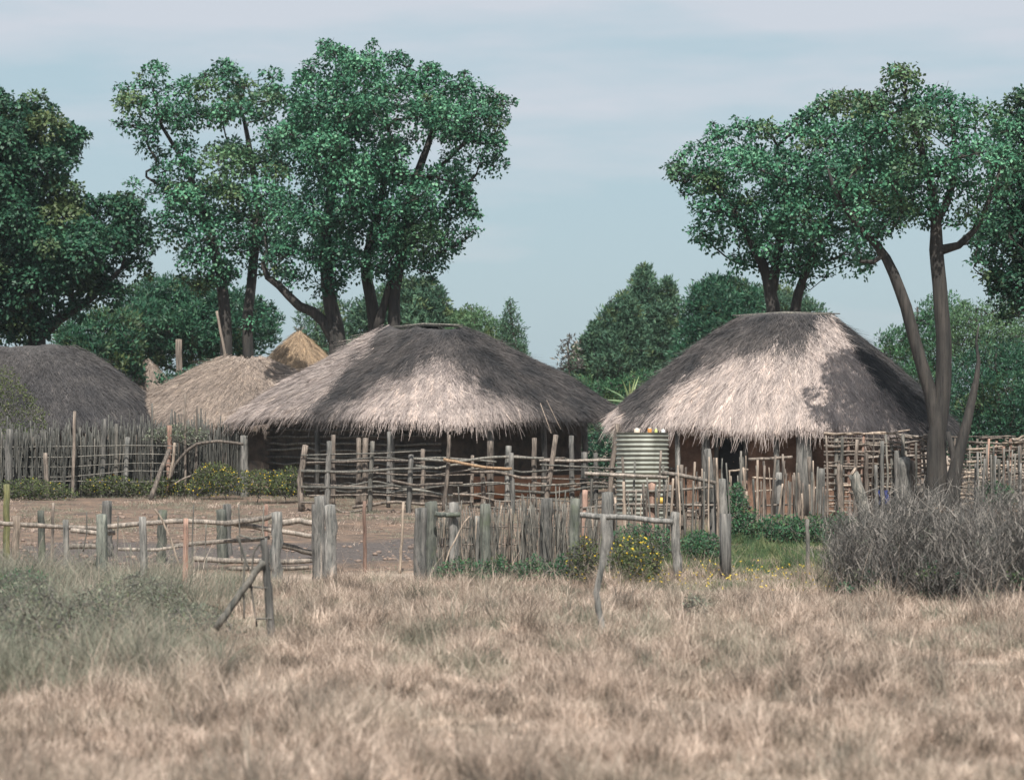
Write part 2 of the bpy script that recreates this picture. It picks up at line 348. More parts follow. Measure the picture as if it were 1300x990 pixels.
def skeleton(mb, trunks, clumps, r_tip=.012, expo=.46, maxr=.2, step=.35, twigs=7, sides=7, droopiness=0.0):
    pts = []; par = []; urad = []; kids = []
    def addp(p, pa, r=0): pts.append(np.array(p, float)); par.append(pa); urad.append(r); return len(pts) - 1
    chains = []
    for tr in trunks:                              # each: list of (x,y,z,r)
        tr = np.array(tr, float); seg = np.linalg.norm(np.diff(tr[:, :3], axis=0), axis=1); cum = np.concatenate([[0], np.cumsum(seg)])
        n = max(3, int(cum[-1] / step)); u = np.linspace(0, cum[-1], n); pa = -1; ch = []
        if len(pts):                               # join an earlier trunk when it starts on it
            dd = [np.linalg.norm(tr[0, :3] - p) for p in pts]; j = int(np.argmin(dd)); pa = j if dd[j] < .5 else -1
            if pa >= 0: ch.append(pa)
        for k, a in enumerate(u):
            p = [np.interp(a, cum, tr[:, m]) for m in range(4)]
            p[0] += math.sin(a * 1.7 + tr[0, 0] * 5) * .025; pa = addp(p[:3], pa, p[3]); ch.append(pa)
        chains.append(ch)
    trn = len(pts)
    A = np.array(pts)
    order = sorted(clumps, key=lambda c: np.min(np.linalg.norm(A - c[:3], axis=1)))
    for c in order:
        A = np.array(pts); dv = c[:3] - A; dist = np.linalg.norm(dv, axis=1)
        cost = dist * (1 + .9 * np.clip(-dv[:, 2] / (dist + 1e-6) + .1, 0, 1)) + np.where(np.array([u > 0 for u in urad]) & (A[:, 2] < A[:trn, 2].max() * .35 + A[:trn, 2].min() * .65), .8, 0)
        j = int(np.argmin(cost)); d = dist[j]
        if par[j] >= 0: t0 = pts[j] - pts[par[j]]; t0 /= np.linalg.norm(t0) + 1e-6
        else: t0 = np.array([0, 0, 1.])
        ctrl = pts[j] + t0 * d * .4 + np.array([0, 0, -droopiness * d]); n = max(2, int(d / step)); pa = j; ch = [j]
        for k in range(1, n + 1):
            t = k / n; p = (1 - t) ** 2 * pts[j] + 2 * t * (1 - t) * ctrl + t * t * c[:3]
            if k < n: p = p + RNG.normal(size=3) * .05
            pa = addp(p, pa); ch.append(pa)
        chains.append(ch)
        if twigs:
            for _ in range(twigs):
                dd = RNG.normal(size=3); dd[2] = abs(dd[2]) * .8; dd /= np.linalg.norm(dd); e = c[:3] + dd * c[3] * (RNG.uniform(.7, 1.0) if RNG.random() < .8 else RNG.uniform(1.1, 1.45)); m = (c[:3] + e) / 2 + RNG.normal(size=3) * .04
                mb.tube([c[:3], m, e], [r_tip * .8, r_tip * .6, r_tip * .3], 4, False, .3)
    cnt = np.zeros(len(pts)); 
    for ch in chains: cnt[ch[-1]] += 1
    for i in range(len(pts) - 1, -1, -1):
        if par[i] >= 0: cnt[par[i]] += cnt[i]
    rad = np.minimum(r_tip * np.maximum(cnt, 1) ** expo, maxr)
    for i in range(trn): rad[i] = max(urad[i], .01)
    for ci, ch in enumerate(chains):
        r = rad[ch].copy()
        if ci >= len(trunks): r[0] = min(r[0], r[1] * 1.5)
        r = np.minimum.accumulate(r) if ci >= len(trunks) else r
        mb.tube(np.array([pts[k] for k in ch]), r, sides if r.max() > .04 else 5, True, .5, 0, .12)
    return mb

def tree(name, label, base_px, Y, trunks, poly, rad=.5, spacing=.62, thick=1.8, holes=(), leaf=.12, dens=330, mat=None, bark=None, extra=(), olive=.12, group=None, cat="tree", **kw):
    bx = (base_px - 650) / FPX * Y; base = (bx, Y, float(G(Y)) - .05)
    t = thing(name, label, cat, base, group)
    cl = make_clumps(poly, Y, rad, spacing, thick, holes)
    cc = np.mean([c[:3] for c in cl], axis=0)
    for c in list(cl):
        if RNG.random() < .55:
            d = (c[:3] - cc) / (np.linalg.norm(c[:3] - cc) + 1e-6) + RNG.normal(size=3) * .5; d /= np.linalg.norm(d)
            cl.append(np.array([*(c[:3] + d * c[3] * RNG.uniform(.95, 1.25)), c[3] * RNG.uniform(.25, .42)]))
    for (px, py, rp) in extra: c = P(px, py, Y); cl.append(np.array([c[0], c[1] + RNG.uniform(-.4, .4), c[2], rp * S(Y)]))
    T = []
    for tr in trunks:
        tt = []
        for e in tr:
            p = P(e[0], e[1], Y); tt.append([p[0], Y + (e[3] if len(e) > 3 else 0), p[2], e[2] * S(Y)])
        T.append(tt)
    mb = MB(); skeleton(mb, T, cl, **{k: v for k, v in kw.items() if k in ('r_tip', 'expo', 'maxr', 'twigs', 'step', 'droopiness')}); mb.build("trunk", bark or M_BARK, t, smooth=True)
    fm = MB(); foliage(fm, cl, leaf, dens, olive=olive, **{k: v for k, v in kw.items() if k in ('squash', 'droop', 'flat', 'lw', 'shell')}); fm.build("crown", mat or M_LEAF, t)
    return t

GB = lambda Y: HOR + FPX * (CZ - float(G(Y))) / Y + 3       # picture row of the ground at distance Y
# --- broad trees of the homestead
Y = 88
tree("broadleaf_tree", "huge dark broadleaf tree at the left edge, overhanging the dark thatched roof", 45, Y,
     [[(40, GB(Y), 15), (42, 500, 14), (46, 430, 12), (40, 360, 10), (25, 290, 8), (20, 200, 5)], [(46, 430, 8), (75, 405, 7), (110, 385, 5), (145, 350, 3)], [(-20, GB(Y), 14), (-15, 440, 12), (0, 330, 9), (-20, 240, 6)]],
     [(-90, 130), (-40, 112), (5, 118), (30, 125), (48, 145), (62, 140), (78, 150), (100, 160), (108, 185), (95, 215), (80, 232), (104, 238), (120, 258), (150, 245), (176, 262), (188, 300), (182, 345), (165, 378), (120, 392), (85, 412), (30, 435), (-30, 440), (-90, 420)],
     rad=.72, spacing=.66, thick=2.3, leaf=.14, dens=430, mat=M_LEAFD, holes=[(140, 330, 8), (158, 350, 8), (55, 272, 6)], extra=[(45, 130, 16), (160, 262, 22)], olive=.15)
Y = 88
tree("broadleaf_tree", "tall slim forked tree with an airy crown, left of the tallest tree", 285, Y,
     [[(290, GB(Y), 9), (288, 470, 8), (285, 400, 7.5), (282, 350, 7), (262, 280, 5.5), (240, 220, 4)], [(318, GB(Y), 8), (316, 470, 7), (315, 400, 6.5), (320, 340, 6), (330, 270, 5), (318, 200, 3.5), (310, 150, 2.5)], [(240, 220, 3), (205, 160, 2.2), (195, 110, 1.5)], [(264, 285, 3), (225, 250, 2), (185, 225, 1.6)]],
     [(150, 105), (185, 95), (200, 80), (212, 92), (215, 105), (240, 98), (262, 90), (285, 78), (305, 85), (318, 98), (345, 88), (368, 110), (378, 160), (375, 230), (380, 300), (360, 345), (330, 352), (300, 345), (270, 372), (250, 375), (235, 340), (195, 290), (185, 250), (205, 228), (196, 200), (180, 198), (165, 180), (146, 150)],
     rad=.54, spacing=.86, thick=1.6, leaf=.125, dens=320, holes=[(213, 172, 10), (250, 178, 9), (275, 168, 8), (305, 172, 9), (335, 165, 9), (222, 205, 9), (262, 212, 8), (330, 232, 9), (245, 235, 7), (205, 262, 8), (350, 205, 7)],
     extra=[(203, 88, 11), (262, 358, 14), (292, 352, 13), (255, 368, 12), (170, 236, 12), (290, 90, 14), (205, 235, 10), (335, 395, 16), (322, 410, 12), (312, 300, 16)], olive=.13)
Y = 79
tree("broadleaf_tree", "tallest and widest broadleaf tree with several trunks rising behind the big middle hut", 430, Y,
     [[(432, GB(Y), 13), (430, 480, 12), (426, 420, 11), (418, 375, 8.5), (412, 300, 8), (425, 210, 6), (430, 130, 3)],
      [(428, 440, 9), (405, 400, 7), (378, 388, 6), (358, 365, 5), (340, 352, 4), (333, 338, 3), (338, 318, 1.8), (335, 300, 1)],
      [(476, GB(Y), 12, .6), (477, 440, 11, .6), (470, 390, 8, .6), (462, 340, 7, .6), (480, 260, 5, .6), (495, 170, 4, .6)],
      [(500, GB(Y), 9), (501, 420, 8), (502, 370, 7), (512, 300, 7), (525, 240, 6), (545, 180, 4), (560, 120, 2.5)],
      [(478, 420, 7), (488, 380, 5), (500, 340, 4), (540, 290, 3.5), (590, 240, 2.5)], [(523, 250, 3.5), (555, 215, 3), (600, 170, 2)], [(588, 242, 2), (604, 222, 1.5)], [(560, 320, 2), (590, 308, 1.4), (602, 297, 1)]],
     [(378, 85), (400, 78), (412, 62), (428, 55), (442, 72), (462, 62), (480, 70), (495, 80), (500, 62), (518, 72), (528, 100), (540, 82), (555, 80), (568, 98), (585, 100), (598, 108), (608, 104), (620, 120), (640, 118), (646, 135), (636, 165), (638, 215), (620, 228), (598, 236), (590, 255), (602, 262), (598, 275), (580, 290), (582, 322), (560, 345), (535, 350), (510, 360), (480, 352), (450, 360), (420, 375), (385, 368), (352, 355), (345, 310), (350, 260), (345, 200), (360, 140)],
     rad=.58, spacing=.76, thick=2.3, leaf=.108, dens=450, holes=[(512, 155, 9), (516, 185, 10), (395, 300, 7), (505, 250, 6), (540, 180, 8), (547, 195, 7), (472, 172, 8), (370, 222, 9), (345, 240, 7), (585, 190, 8), (608, 215, 9), (520, 215, 7), (455, 312, 9), (470, 300, 6), (540, 215, 8), (560, 205, 7), (392, 245, 6)],
     extra=[(427, 68, 13), (545, 92, 13), (600, 296, 10), (594, 262, 12), (610, 205, 13), (628, 132, 14), (505, 74, 11), (385, 100, 14), (585, 245, 12)], olive=.05)
Y = 74
tree("broadleaf_tree", "broad spreading tree rising directly behind the roof of the right hut", 988, Y,
     [[(985, GB(Y), 12), (984, 450, 11), (983, 390, 9.5), (972, 345, 7), (950, 300, 6), (920, 250, 4), (885, 215, 3)], [(1008, GB(Y), 8), (1008, 450, 8), (1009, 385, 7), (1020, 350, 5), (1040, 310, 4), (1060, 260, 3)], [(980, 365, 7), (990, 310, 6), (1000, 250, 5), (985, 200, 3.5)], [(890, 218, 2), (865, 235, 1.5), (850, 228, 1)]],
     [(845, 225), (850, 200), (858, 190), (870, 198), (885, 180), (900, 172), (912, 160), (935, 162), (945, 152), (965, 158), (995, 152), (1015, 165), (1018, 140), (1040, 132), (1060, 118), (1085, 112), (1105, 140), (1130, 175), (1150, 210), (1165, 250), (1150, 285), (1120, 300), (1100, 340), (1080, 355), (1060, 340), (1035, 350), (1015, 365), (985, 352), (965, 348), (945, 345), (930, 340), (920, 320), (895, 320), (878, 315), (880, 290), (875, 255), (868, 235)],
     rad=.58, spacing=.8, thick=2.2, leaf=.108, dens=440, holes=[(928, 315, 7), (960, 322, 6), (905, 252, 5), (1060, 330, 6)], extra=[(856, 212, 12), (895, 305, 13), (1030, 148, 15), (865, 200, 10)], olive=.14)
Y = 60.5
tree("broadleaf_tree", "leaning twin-trunked tree rooted in front of the woven stick fence at right", 1190, Y,
     [[(1194, GB(Y) + 4, 26), (1192, 655, 18), (1190, 620, 15), (1190, 560, 12.5), (1196, 500, 11), (1197, 430, 10.3), (1194, 360, 9.8), (1189, 315, 9.5), (1188, 280, 7), (1180, 230, 6), (1165, 170, 4), (1150, 120, 2.5)],
      [(1190, 565, 10), (1182, 500, 9), (1168, 450, 8.3), (1150, 390, 7.8), (1132, 345, 7), (1120, 320, 6), (1085, 280, 4), (1060, 240, 3), (1052, 215, 1.2)],
      [(1190, 318, 7), (1215, 312, 5), (1235, 295, 4), (1250, 270, 3.5), (1270, 220, 2.5)], [(1122, 322, 4), (1105, 335, 3), (1092, 332, 2)], [(1186, 285, 5), (1205, 250, 5), (1215, 200, 4), (1210, 150, 2.5)],
      [(1206, 650, 11, -.3), (1211, 600, 9, -.3), (1224, 545, 7, -.3), (1233, 500, 5, -.2), (1240, 465, 3, -.2), (1238, 435, 1.5, -.1), (1243, 412, .8, 0)], [(1212, 600, 5, -.3), (1206, 560, 4, -.3), (1202, 548, 3, -.3)]],
     [(1088, 140), (1092, 118), (1104, 115), (1118, 118), (1125, 100), (1145, 86), (1160, 92), (1170, 105), (1195, 108), (1210, 122), (1228, 125), (1245, 120), (1262, 140), (1285, 150), (1290, 200), (1280, 250), (1262, 275), (1250, 300), (1225, 290), (1200, 262), (1170, 290), (1135, 285), (1110, 270), (1095, 240), (1085, 200), (1085, 160)],
     rad=.48, spacing=.8, thick=1.5, leaf=.092, dens=480, holes=[(1142, 192, 7), (1196, 192, 8), (1160, 228, 7), (1220, 222, 5), (1182, 200, 5)], extra=[(1148, 98, 12), (1105, 300, 20), (1088, 272, 20), (1100, 335, 14), (1125, 285, 20), (1085, 312, 12), (1072, 238, 15), (1064, 262, 11), (1062, 215, 13),  (1232, 132, 12), (1205, 288, 9), (1240, 312, 12), (1236, 335, 12), (1244, 350, 10)], olive=.16)
Y = 66
tree("broadleaf_tree", "dense shaded tree cropped by the right edge, behind the leaning twin-trunked tree", 1345, Y,
     [[(1345, GB(Y), 14), (1342, 500, 13), (1335, 400, 11), (1325, 300, 9), (1320, 200, 5)], [(1335, 400, 6), (1300, 330, 4), (1275, 280, 3)]],
     [(1272, 150), (1288, 118), (1320, 110), (1370, 90), (1400, 150), (1410, 300), (1400, 380), (1340, 405), (1285, 395), (1258, 375), (1250, 335), (1232, 310), (1255, 270), (1262, 200)],
     rad=.5, spacing=.6, thick=2.2, leaf=.1, dens=420, mat=M_LEAFD, extra=[(1288, 130, 14), (1262, 352, 13)], olive=.1)
# --- trees behind the homestead
def btree(label, cx, Y, poly, mat=M_JUN, rad=.5, leaf=.19, dens=340, top=None, thick=2.5, trunk_r=5, name="background_tree", **kw):
    poly = np.array(poly, float); top = top or poly[:, 1].min() + 12
    return tree(name, label, cx, Y, [[(cx, GB(Y), trunk_r), (cx + 2, (GB(Y) + top) / 2, trunk_r * .7), (cx, top, 1.2)]], poly, rad=rad, leaf=leaf, dens=dens, mat=mat, thick=thick, squash=1.1, droop=-.35, twigs=0, lw=.16, flat=.9, shell=.45, group="trees beyond the homestead", **kw)
btree("feathery grey-green tree with a pointed top, left of the two cypress-like peaks between the huts", 775, 108, [(715, 480), (735, 440), (750, 420), (765, 400), (785, 375), (800, 372), (812, 400), (818, 450), (815, 500), (720, 510)], rad=.36, spacing=.62)
btree("tallest pointed cypress-like tree in the gap between the two big huts", 820, 112, [(772, 500), (780, 430), (795, 385), (805, 352), (818, 334), (828, 350), (836, 375), (845, 350), (858, 365), (864, 400), (858, 450), (850, 500)], rad=.34, spacing=.6)
btree("round dark-topped tree touching the left slope of the right hut's roof", 915, 104, [(845, 500), (858, 440), (872, 405), (872, 378), (890, 365), (915, 353), (940, 362), (965, 372), (972, 400), (960, 440), (930, 480), (880, 500)], rad=.6, spacing=.58, mat=M_LEAFD)
btree("short feathery tree seen below the spreading crown, behind the right hut's ridge", 1005, 115, [(960, 420), (962, 375), (975, 362), (1000, 372), (1022, 378), (1040, 398), (1045, 440), (970, 440)], rad=.5)
btree("slender young conifer standing alone right of the middle hut's ridge", 648, 102, [(630, 470), (634, 430), (640, 395), (648, 374), (656, 395), (666, 425), (672, 470)], rad=.28, spacing=.7, leaf=.13, dens=260, thick=.6, trunk_r=2.5)
btree("bright pale green bushy tree just beyond the middle hut's ridge", 602, 104, [(560, 450), (575, 405), (595, 393), (612, 396), (625, 408), (645, 412), (662, 430), (668, 470), (560, 470)], mat=M_PALE, rad=.4, leaf=.14, dens=350, thick=1.2)
btree("sloping dark evergreen behind the trunks of the tallest tree", 530, 106, [(445, 460), (448, 400), (470, 375), (500, 360), (545, 358), (562, 372), (570, 395), (600, 405), (590, 460)], rad=.36, spacing=.62)
btree("lace-leaved sparse evergreen seen beneath the tallest tree, by the golden roof", 400, 112, [(380, 470), (378, 408), (388, 392), (420, 385), (455, 390), (460, 470)], rad=.4, spacing=.8, dens=220)
btree("wide dark tree behind the slim forked tree's two trunks", 240, 100, [(150, 470), (150, 400), (165, 370), (195, 355), (225, 358), (262, 372), (300, 375), (345, 395), (352, 425), (335, 450), (300, 470)], rad=.6, thick=2.2, mat=M_LEAFD, dens=360)
btree("olive-tinted tree filling the gap above the dark thatched roof", 120, 96, [(60, 470), (70, 425), (100, 405), (140, 395), (170, 400), (180, 440), (178, 490), (60, 490)], rad=.5, mat=M_LEAFD, dens=260, olive=.4)
btree("leafless-looking thin tree just right of the middle hut's roof", 722, 100, [(705, 470), (712, 438), (722, 425), (735, 435), (740, 470)], mat=M_TWIG, rad=.25, dens=90, spacing=.9, thick=.6, trunk_r=1.5)
btree("mid-green broadleaf tree seen between the two trunks of the leaning tree", 1165, 92, [(1105, 560), (1112, 460), (1120, 430), (1150, 420), (1175, 385), (1195, 378), (1215, 395), (1212, 560)], mat=M_BUSH, rad=.5, dens=330, leaf=.13)
btree("pale green tree with a loose crown, right of the leaning twin trunks", 1240, 88, [(1205, 470), (1208, 400), (1222, 385), (1250, 390), (1270, 382), (1295, 390), (1330, 400), (1330, 470)], mat=M_PALE, rad=.42, dens=300, leaf=.12)
btree("dark shaded thicket tree behind the right end of the woven fence", 1265, 80, [(1205, 600), (1205, 480), (1225, 450), (1260, 440), (1300, 440), (1345, 430), (1350, 600)], mat=M_LEAFD, rad=.5, dens=360, leaf=.12)
btree("olive bushy tree below the tallest cypress-like peak, behind the iron tank", 760, 86, [(700, 560), (705, 500), (730, 478), (770, 490), (800, 480), (830, 470), (850, 490), (840, 560)], mat=M_BUSH, rad=.4, dens=300, leaf=.12, thick=1.2)

wf = MB(); cw = []
for k in range(900):
    x = RNG.uniform(-170, 170); y = 190 + RNG.normal() * 12; r = RNG.uniform(.7, 1.5); cw.append(np.array([x, y, float(G(y)) + RNG.uniform(.2, 2.6) * (.6 + .8 * float(vnoise(x, y, 14, 91))), r]))
foliage(wf, cw, .5, 16, squash=1, droop=0, lw=.35, flat=.8); o = wf.build("distant_woodland", M_LEAFD, None, (0, 0, 0)); o['kind'] = 'stuff'; tag(o, "low distant scrub along the horizon, glimpsed between the trees", "woodland")
# ---------------------------------------------------------------- thatched huts
def superell(th, a, b, n=4.5):
    c, s = np.cos(th), np.sin(th); r = (np.abs(c / a) ** n + np.abs(s / b) ** n) ** (-1 / n); return r * c, r * s
class Roof:
    def __init__(s, cx, cy, a, b, rot, ez, rz, rl, n=4.5, p=1.25, eamp=.05, wob=.05, ry=.12, seed=1, eslope=(0, 0)):
        s.__dict__.update(locals()); s.ca, s.sa = math.cos(R(rot)), math.sin(R(rot))
    def pt(s, th, t, off=0.0):
        th = np.asarray(th, float); t = np.asarray(t, float); ex, ey = superell(th, s.a, s.b, s.n)
        rx = np.clip(ex / s.a, -1, 1) * s.rl; ry_ = ey / s.b * s.ry
        w = (1 - t); lx = rx + (ex - rx) * w; ly = ry_ + (ey - ry_) * w
        zt = 1 - (s.p * np.maximum(w, 0) + (1 - s.p) * np.maximum(w, 0) ** 2.2)
        zt = np.where(w > 1, -(w - 1) * 1.2, zt)
        ez = s.ez + s.eamp * np.sin(th * 3 + s.seed) + s.eamp * .7 * np.sin(th * 7 + s.seed * 2) + s.eslope[0] * ex + s.eslope[1] * ey
        z = ez + (s.rz - ez) * zt + (vnoise(th * 6, t * 4, 1, s.seed) - .5) * s.wob * 2 * (1 - .4 * t) + (vnoise(th * 2.2, t * 1.6, 1, s.seed + 3) - .5) * s.wob * 3
        return np.stack([s.cx + lx * s.ca - ly * s.sa, s.cy + lx * s.sa + ly * s.ca, z + off], -1)

def hut(label, roof, mat, strands, darkf, wall_h_top, wallmat=None, inset=.8, posts=(), fringe=4000, ln=.42, name="thatched_hut", gap=True, hump=True):
    base = (roof.cx, roof.cy, float(G(roof.cy)) - .05); t = thing(name, label, "hut", base)
    mb = MB(); nth, ntt = 160, 22; TH, TT = np.meshgrid(np.linspace(0, 2 * math.pi, nth, endpoint=False), np.linspace(0, 1, ntt))
    V = roof.pt(TH, TT, -.03).reshape(-1, 3); j = np.arange(nth); k = (j + 1) % nth; q = []
    for i in range(ntt - 1): q.append(np.stack([i * nth + j, i * nth + k, (i + 1) * nth + k, (i + 1) * nth + j], 1))
    q = np.concatenate(q); cen = V[q].mean(1); mb.add(V, q, None, .15, darkf(cen, RNG.normal(size=len(cen)) * .1))
    # underside: hem of the thatch turned in below, eave shade painted in as dark colour
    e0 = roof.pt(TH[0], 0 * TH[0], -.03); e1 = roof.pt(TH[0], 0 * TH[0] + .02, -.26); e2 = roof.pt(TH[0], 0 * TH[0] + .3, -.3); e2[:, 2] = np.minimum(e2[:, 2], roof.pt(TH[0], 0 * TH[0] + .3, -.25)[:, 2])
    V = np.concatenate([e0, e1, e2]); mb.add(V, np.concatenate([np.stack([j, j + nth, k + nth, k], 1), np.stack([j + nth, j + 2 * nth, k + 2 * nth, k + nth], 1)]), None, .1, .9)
    def strand(n, t0, t1, ln, lift, wid, tp=1.0, down=0.0):
        th = RNG.random(n) * 2 * math.pi
        ex, ey = superell(th, roof.a, roof.b, roof.n)
        keepw = RNG.random(n); tt = t0 + (t1 - t0) * (1 - np.sqrt(1 - RNG.random(n) * .998)) * tp
        p = roof.pt(th, tt, 0); dlt = .04; pu = roof.pt(th, tt - dlt, 0); d = pu - p; d /= np.linalg.norm(d, axis=1)[:, None]
        sd = roof.pt(th + .01, tt, 0) - p; sl = np.linalg.norm(sd, axis=1)[:, None] + 1e-6; sd /= sl
        nr = np.cross(sd, -d); nr /= np.linalg.norm(nr, axis=1)[:, None] + 1e-9; nr[nr[:, 2] < 0] *= -1
        clump = (vnoise(th * 30, tt * 14, 1, roof.seed + 7) - .5) * 1.1
        dirs = d + sd * (RNG.normal(size=n) * .26 + clump * .4)[:, None] + nr * (lift * RNG.random(n))[:, None]; dirs[:, 2] -= down
        dirs *= (ln * RNG.uniform(.5, 1.3, n))[:, None]
        w = sd * .8 + RNG.normal(size=(n, 3)) * .35; w /= np.linalg.norm(w, axis=1)[:, None]
        rn = np.clip(RNG.random(n) * .7 + vnoise(th * 45, tt * 12, 1, roof.seed) * .6 - .18, 0, 1)
        mb.blades(p - d * .12 + nr * (.005 + .03 * RNG.random(n))[:, None], dirs, w * (wid * RNG.uniform(.5, 1.3, n))[:, None], .25, rn, np.clip(darkf(p, RNG.normal(size=n) * .16), 0, 1))
    strand(int(strands * 1.6), 0, 1, ln * .5, .24, .0064)
    strand(strands // 10, 0, 1, ln * 1.1, .45, .005)
    strand(int(fringe * 1.6), 0, .05, ln * .8, .12, .0075, 1, .2)
    strand(fringe, 0, .03, ln * .6, .05, .007, 1, .8)
    strand(fringe // 6, 0, .03, ln * 1.0, .1, .006, 1, .7)
    mb.build("roof", mat, t)
    if hump:                                        # bundle of thatch and poles along the ridge
        hb = MB()
        for kk in range(3):
            x0 = -roof.rl - .3 + RNG.uniform(0, .4); x1 = roof.rl + RNG.uniform(-.2, .4); y0, y1 = RNG.uniform(-.15, .15, 2); zz = roof.rz + RNG.uniform(-.02, .05)
            f = lambda x, y: np.array([roof.cx + x * roof.ca - y * roof.sa, roof.cy + x * roof.sa + y * roof.ca, 0])
            pp = [f(x0, y0) + [0, 0, zz - .03], f((x0 + x1) / 2, (y0 + y1) / 2) + [0, 0, zz + .03], f(x1, y1) + [0, 0, zz - .03]]
            hb.tube(pp, [.018, .022, .014], 5)
        hb.build("ridge_poles", M_STICKD, t)
    ww = MB(); n = 96; th = np.arange(n) / n * 2 * math.pi; ex, ey = superell(th, roof.a * inset, roof.b * inset, roof.n)
    wx = roof.cx + ex * roof.ca - ey * roof.sa; wy = roof.cy + ex * roof.sa + ey * roof.ca; gb = G(wy) - .1
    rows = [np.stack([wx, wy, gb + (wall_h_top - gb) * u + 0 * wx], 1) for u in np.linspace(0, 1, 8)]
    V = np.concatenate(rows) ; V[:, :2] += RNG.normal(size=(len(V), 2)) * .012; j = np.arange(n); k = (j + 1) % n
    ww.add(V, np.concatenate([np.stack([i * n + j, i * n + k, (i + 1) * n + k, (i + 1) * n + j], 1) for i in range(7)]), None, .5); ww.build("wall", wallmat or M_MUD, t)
    return t

def seg_dark(pts, soft=.12):
    """darker thatch above a boundary drawn in real X and Z on the front slopes"""
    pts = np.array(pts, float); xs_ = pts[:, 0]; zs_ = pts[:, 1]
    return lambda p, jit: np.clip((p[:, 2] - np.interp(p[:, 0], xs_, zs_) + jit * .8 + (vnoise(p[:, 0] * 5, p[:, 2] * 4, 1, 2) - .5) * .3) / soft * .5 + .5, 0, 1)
def bx(pairs, Y): return [((px - 650) / FPX * Y, CZ + (HOR - py) / FPX * Y) for px, py in pairs]

YA = 72.5
cxA, _, zrA = P(552, 415, YA + .6)
rA = Roof(cxA - .25, YA + .3, 4.35, 3.45, 137, 3.06, zrA, 1.2, 7, .88, .05, .06, .18, 3)
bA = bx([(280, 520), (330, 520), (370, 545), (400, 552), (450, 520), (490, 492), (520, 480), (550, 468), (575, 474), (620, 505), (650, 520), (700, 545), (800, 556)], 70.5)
_fA = seg_dark(bA, .28)
def darkA(p, jit):
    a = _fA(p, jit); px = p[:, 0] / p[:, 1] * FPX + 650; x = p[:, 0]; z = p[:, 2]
    # paler band along the outer edge of the back-left slope's left end
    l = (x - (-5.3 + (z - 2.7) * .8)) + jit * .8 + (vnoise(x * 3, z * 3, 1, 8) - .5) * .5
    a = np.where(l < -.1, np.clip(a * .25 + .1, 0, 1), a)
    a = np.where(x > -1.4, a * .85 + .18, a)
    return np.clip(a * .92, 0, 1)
hA = hut("long grey thatched hut in the middle, widest of all, dark wall behind the rail fence", rA, M_TH, 85000, darkA, 3.2, M_WALLD, .80, fringe=9000)
YB = 66.5
cxB, _, zrB = P(992, 398, YB)
rB = Roof(cxB + .1, YB + .2, 3.75, 3.0, -18, 2.86, zrB, 1.0, 6, .74, .05, .06, .18, 5, (-0.035, 0.02))
bB = bx([(770, 500), (800, 545), (830, 528), (870, 482), (905, 466), (960, 452), (1020, 452), (1040, 430), (1052, 405), (1072, 402), (1085, 440), (1105, 480), (1150, 540), (1200, 560)], 64.5)  # weathered top band; right end follows the tree's shadow, painted in
_fB = seg_dark(bB, .12)
def wear_shadowB(p, jit):
    a = _fB(p, jit); return np.clip(a * .9 + np.clip((p[:, 0] - 7.6) * .5, 0, .5), 0, 1)  # tree shadow on the right face painted in as darker thatch
hB = hut("big thatched hut at right with pale lower thatch and a dark doorway", rB, M_TH, 80000, wear_shadowB, 2.9, None, .8, fringe=9000)
YC = 82.5
cxC, _, zrC = P(305, 452, YC)
rC = Roof(cxC + .1, YC, 3.7, 3.0, 150, 2.95, zrC, .5, 4, .75, .05, .06, .15, 9)
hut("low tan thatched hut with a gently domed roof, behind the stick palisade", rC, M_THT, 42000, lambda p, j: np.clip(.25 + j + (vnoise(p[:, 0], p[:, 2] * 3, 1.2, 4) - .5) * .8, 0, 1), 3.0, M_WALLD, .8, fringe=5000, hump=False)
YD = 95
cxD, _, zrD = P(380, 421, YD)
rD = Roof(cxD, YD, 2.6, 2.6, 0, 2.6, zrD, .05, 2, .62, .03, .05, .05, 2)
tD = hut("golden conical thatched roof peeking up between the tan hut and the middle hut", rD, M_THG, 16000, lambda p, j: np.clip(.15 + j, 0, 1), 3.0, None, .85, fringe=1500, hump=False, name="conical_hut")
fb = MB(); c = P(381, 421, YD)
for k in range(9): fb.tube([c + [RNG.normal() * .05, 0, -.08], c + [RNG.normal() * .12, RNG.normal() * .05, .12 + RNG.random() * .12]], [.02, .008], 4)
fb.build("finial", M_STICKD, tD)
YE = 82.5
cxE, _, zrE = P(55, 440, YE)
rE = Roof(cxE - 1.1, YE, 4.9, 3.6, 176, 2.75, zrE, 1.9, 4, .5, .05, .08, .2, 6)
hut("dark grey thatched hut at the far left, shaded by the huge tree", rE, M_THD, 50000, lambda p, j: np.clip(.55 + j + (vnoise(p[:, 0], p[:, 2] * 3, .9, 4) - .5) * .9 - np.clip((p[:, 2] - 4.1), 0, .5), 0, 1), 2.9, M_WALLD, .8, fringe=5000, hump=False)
YF = 97
cxF, _, zrF = P(188, 458, YF)
rF = Roof(cxF, YF, 1.5, 1.5, 0, 2.9, zrF, .05, 2, .6, .03, .05, .05, 2)
hut("small far tan thatched roof between the dark hut and the tan hut", rF, M_THT, 9000, lambda p, j: np.clip(.3 + j, 0, 1), 3.1, None, .85, fringe=1000, hump=False, name="conical_hut")

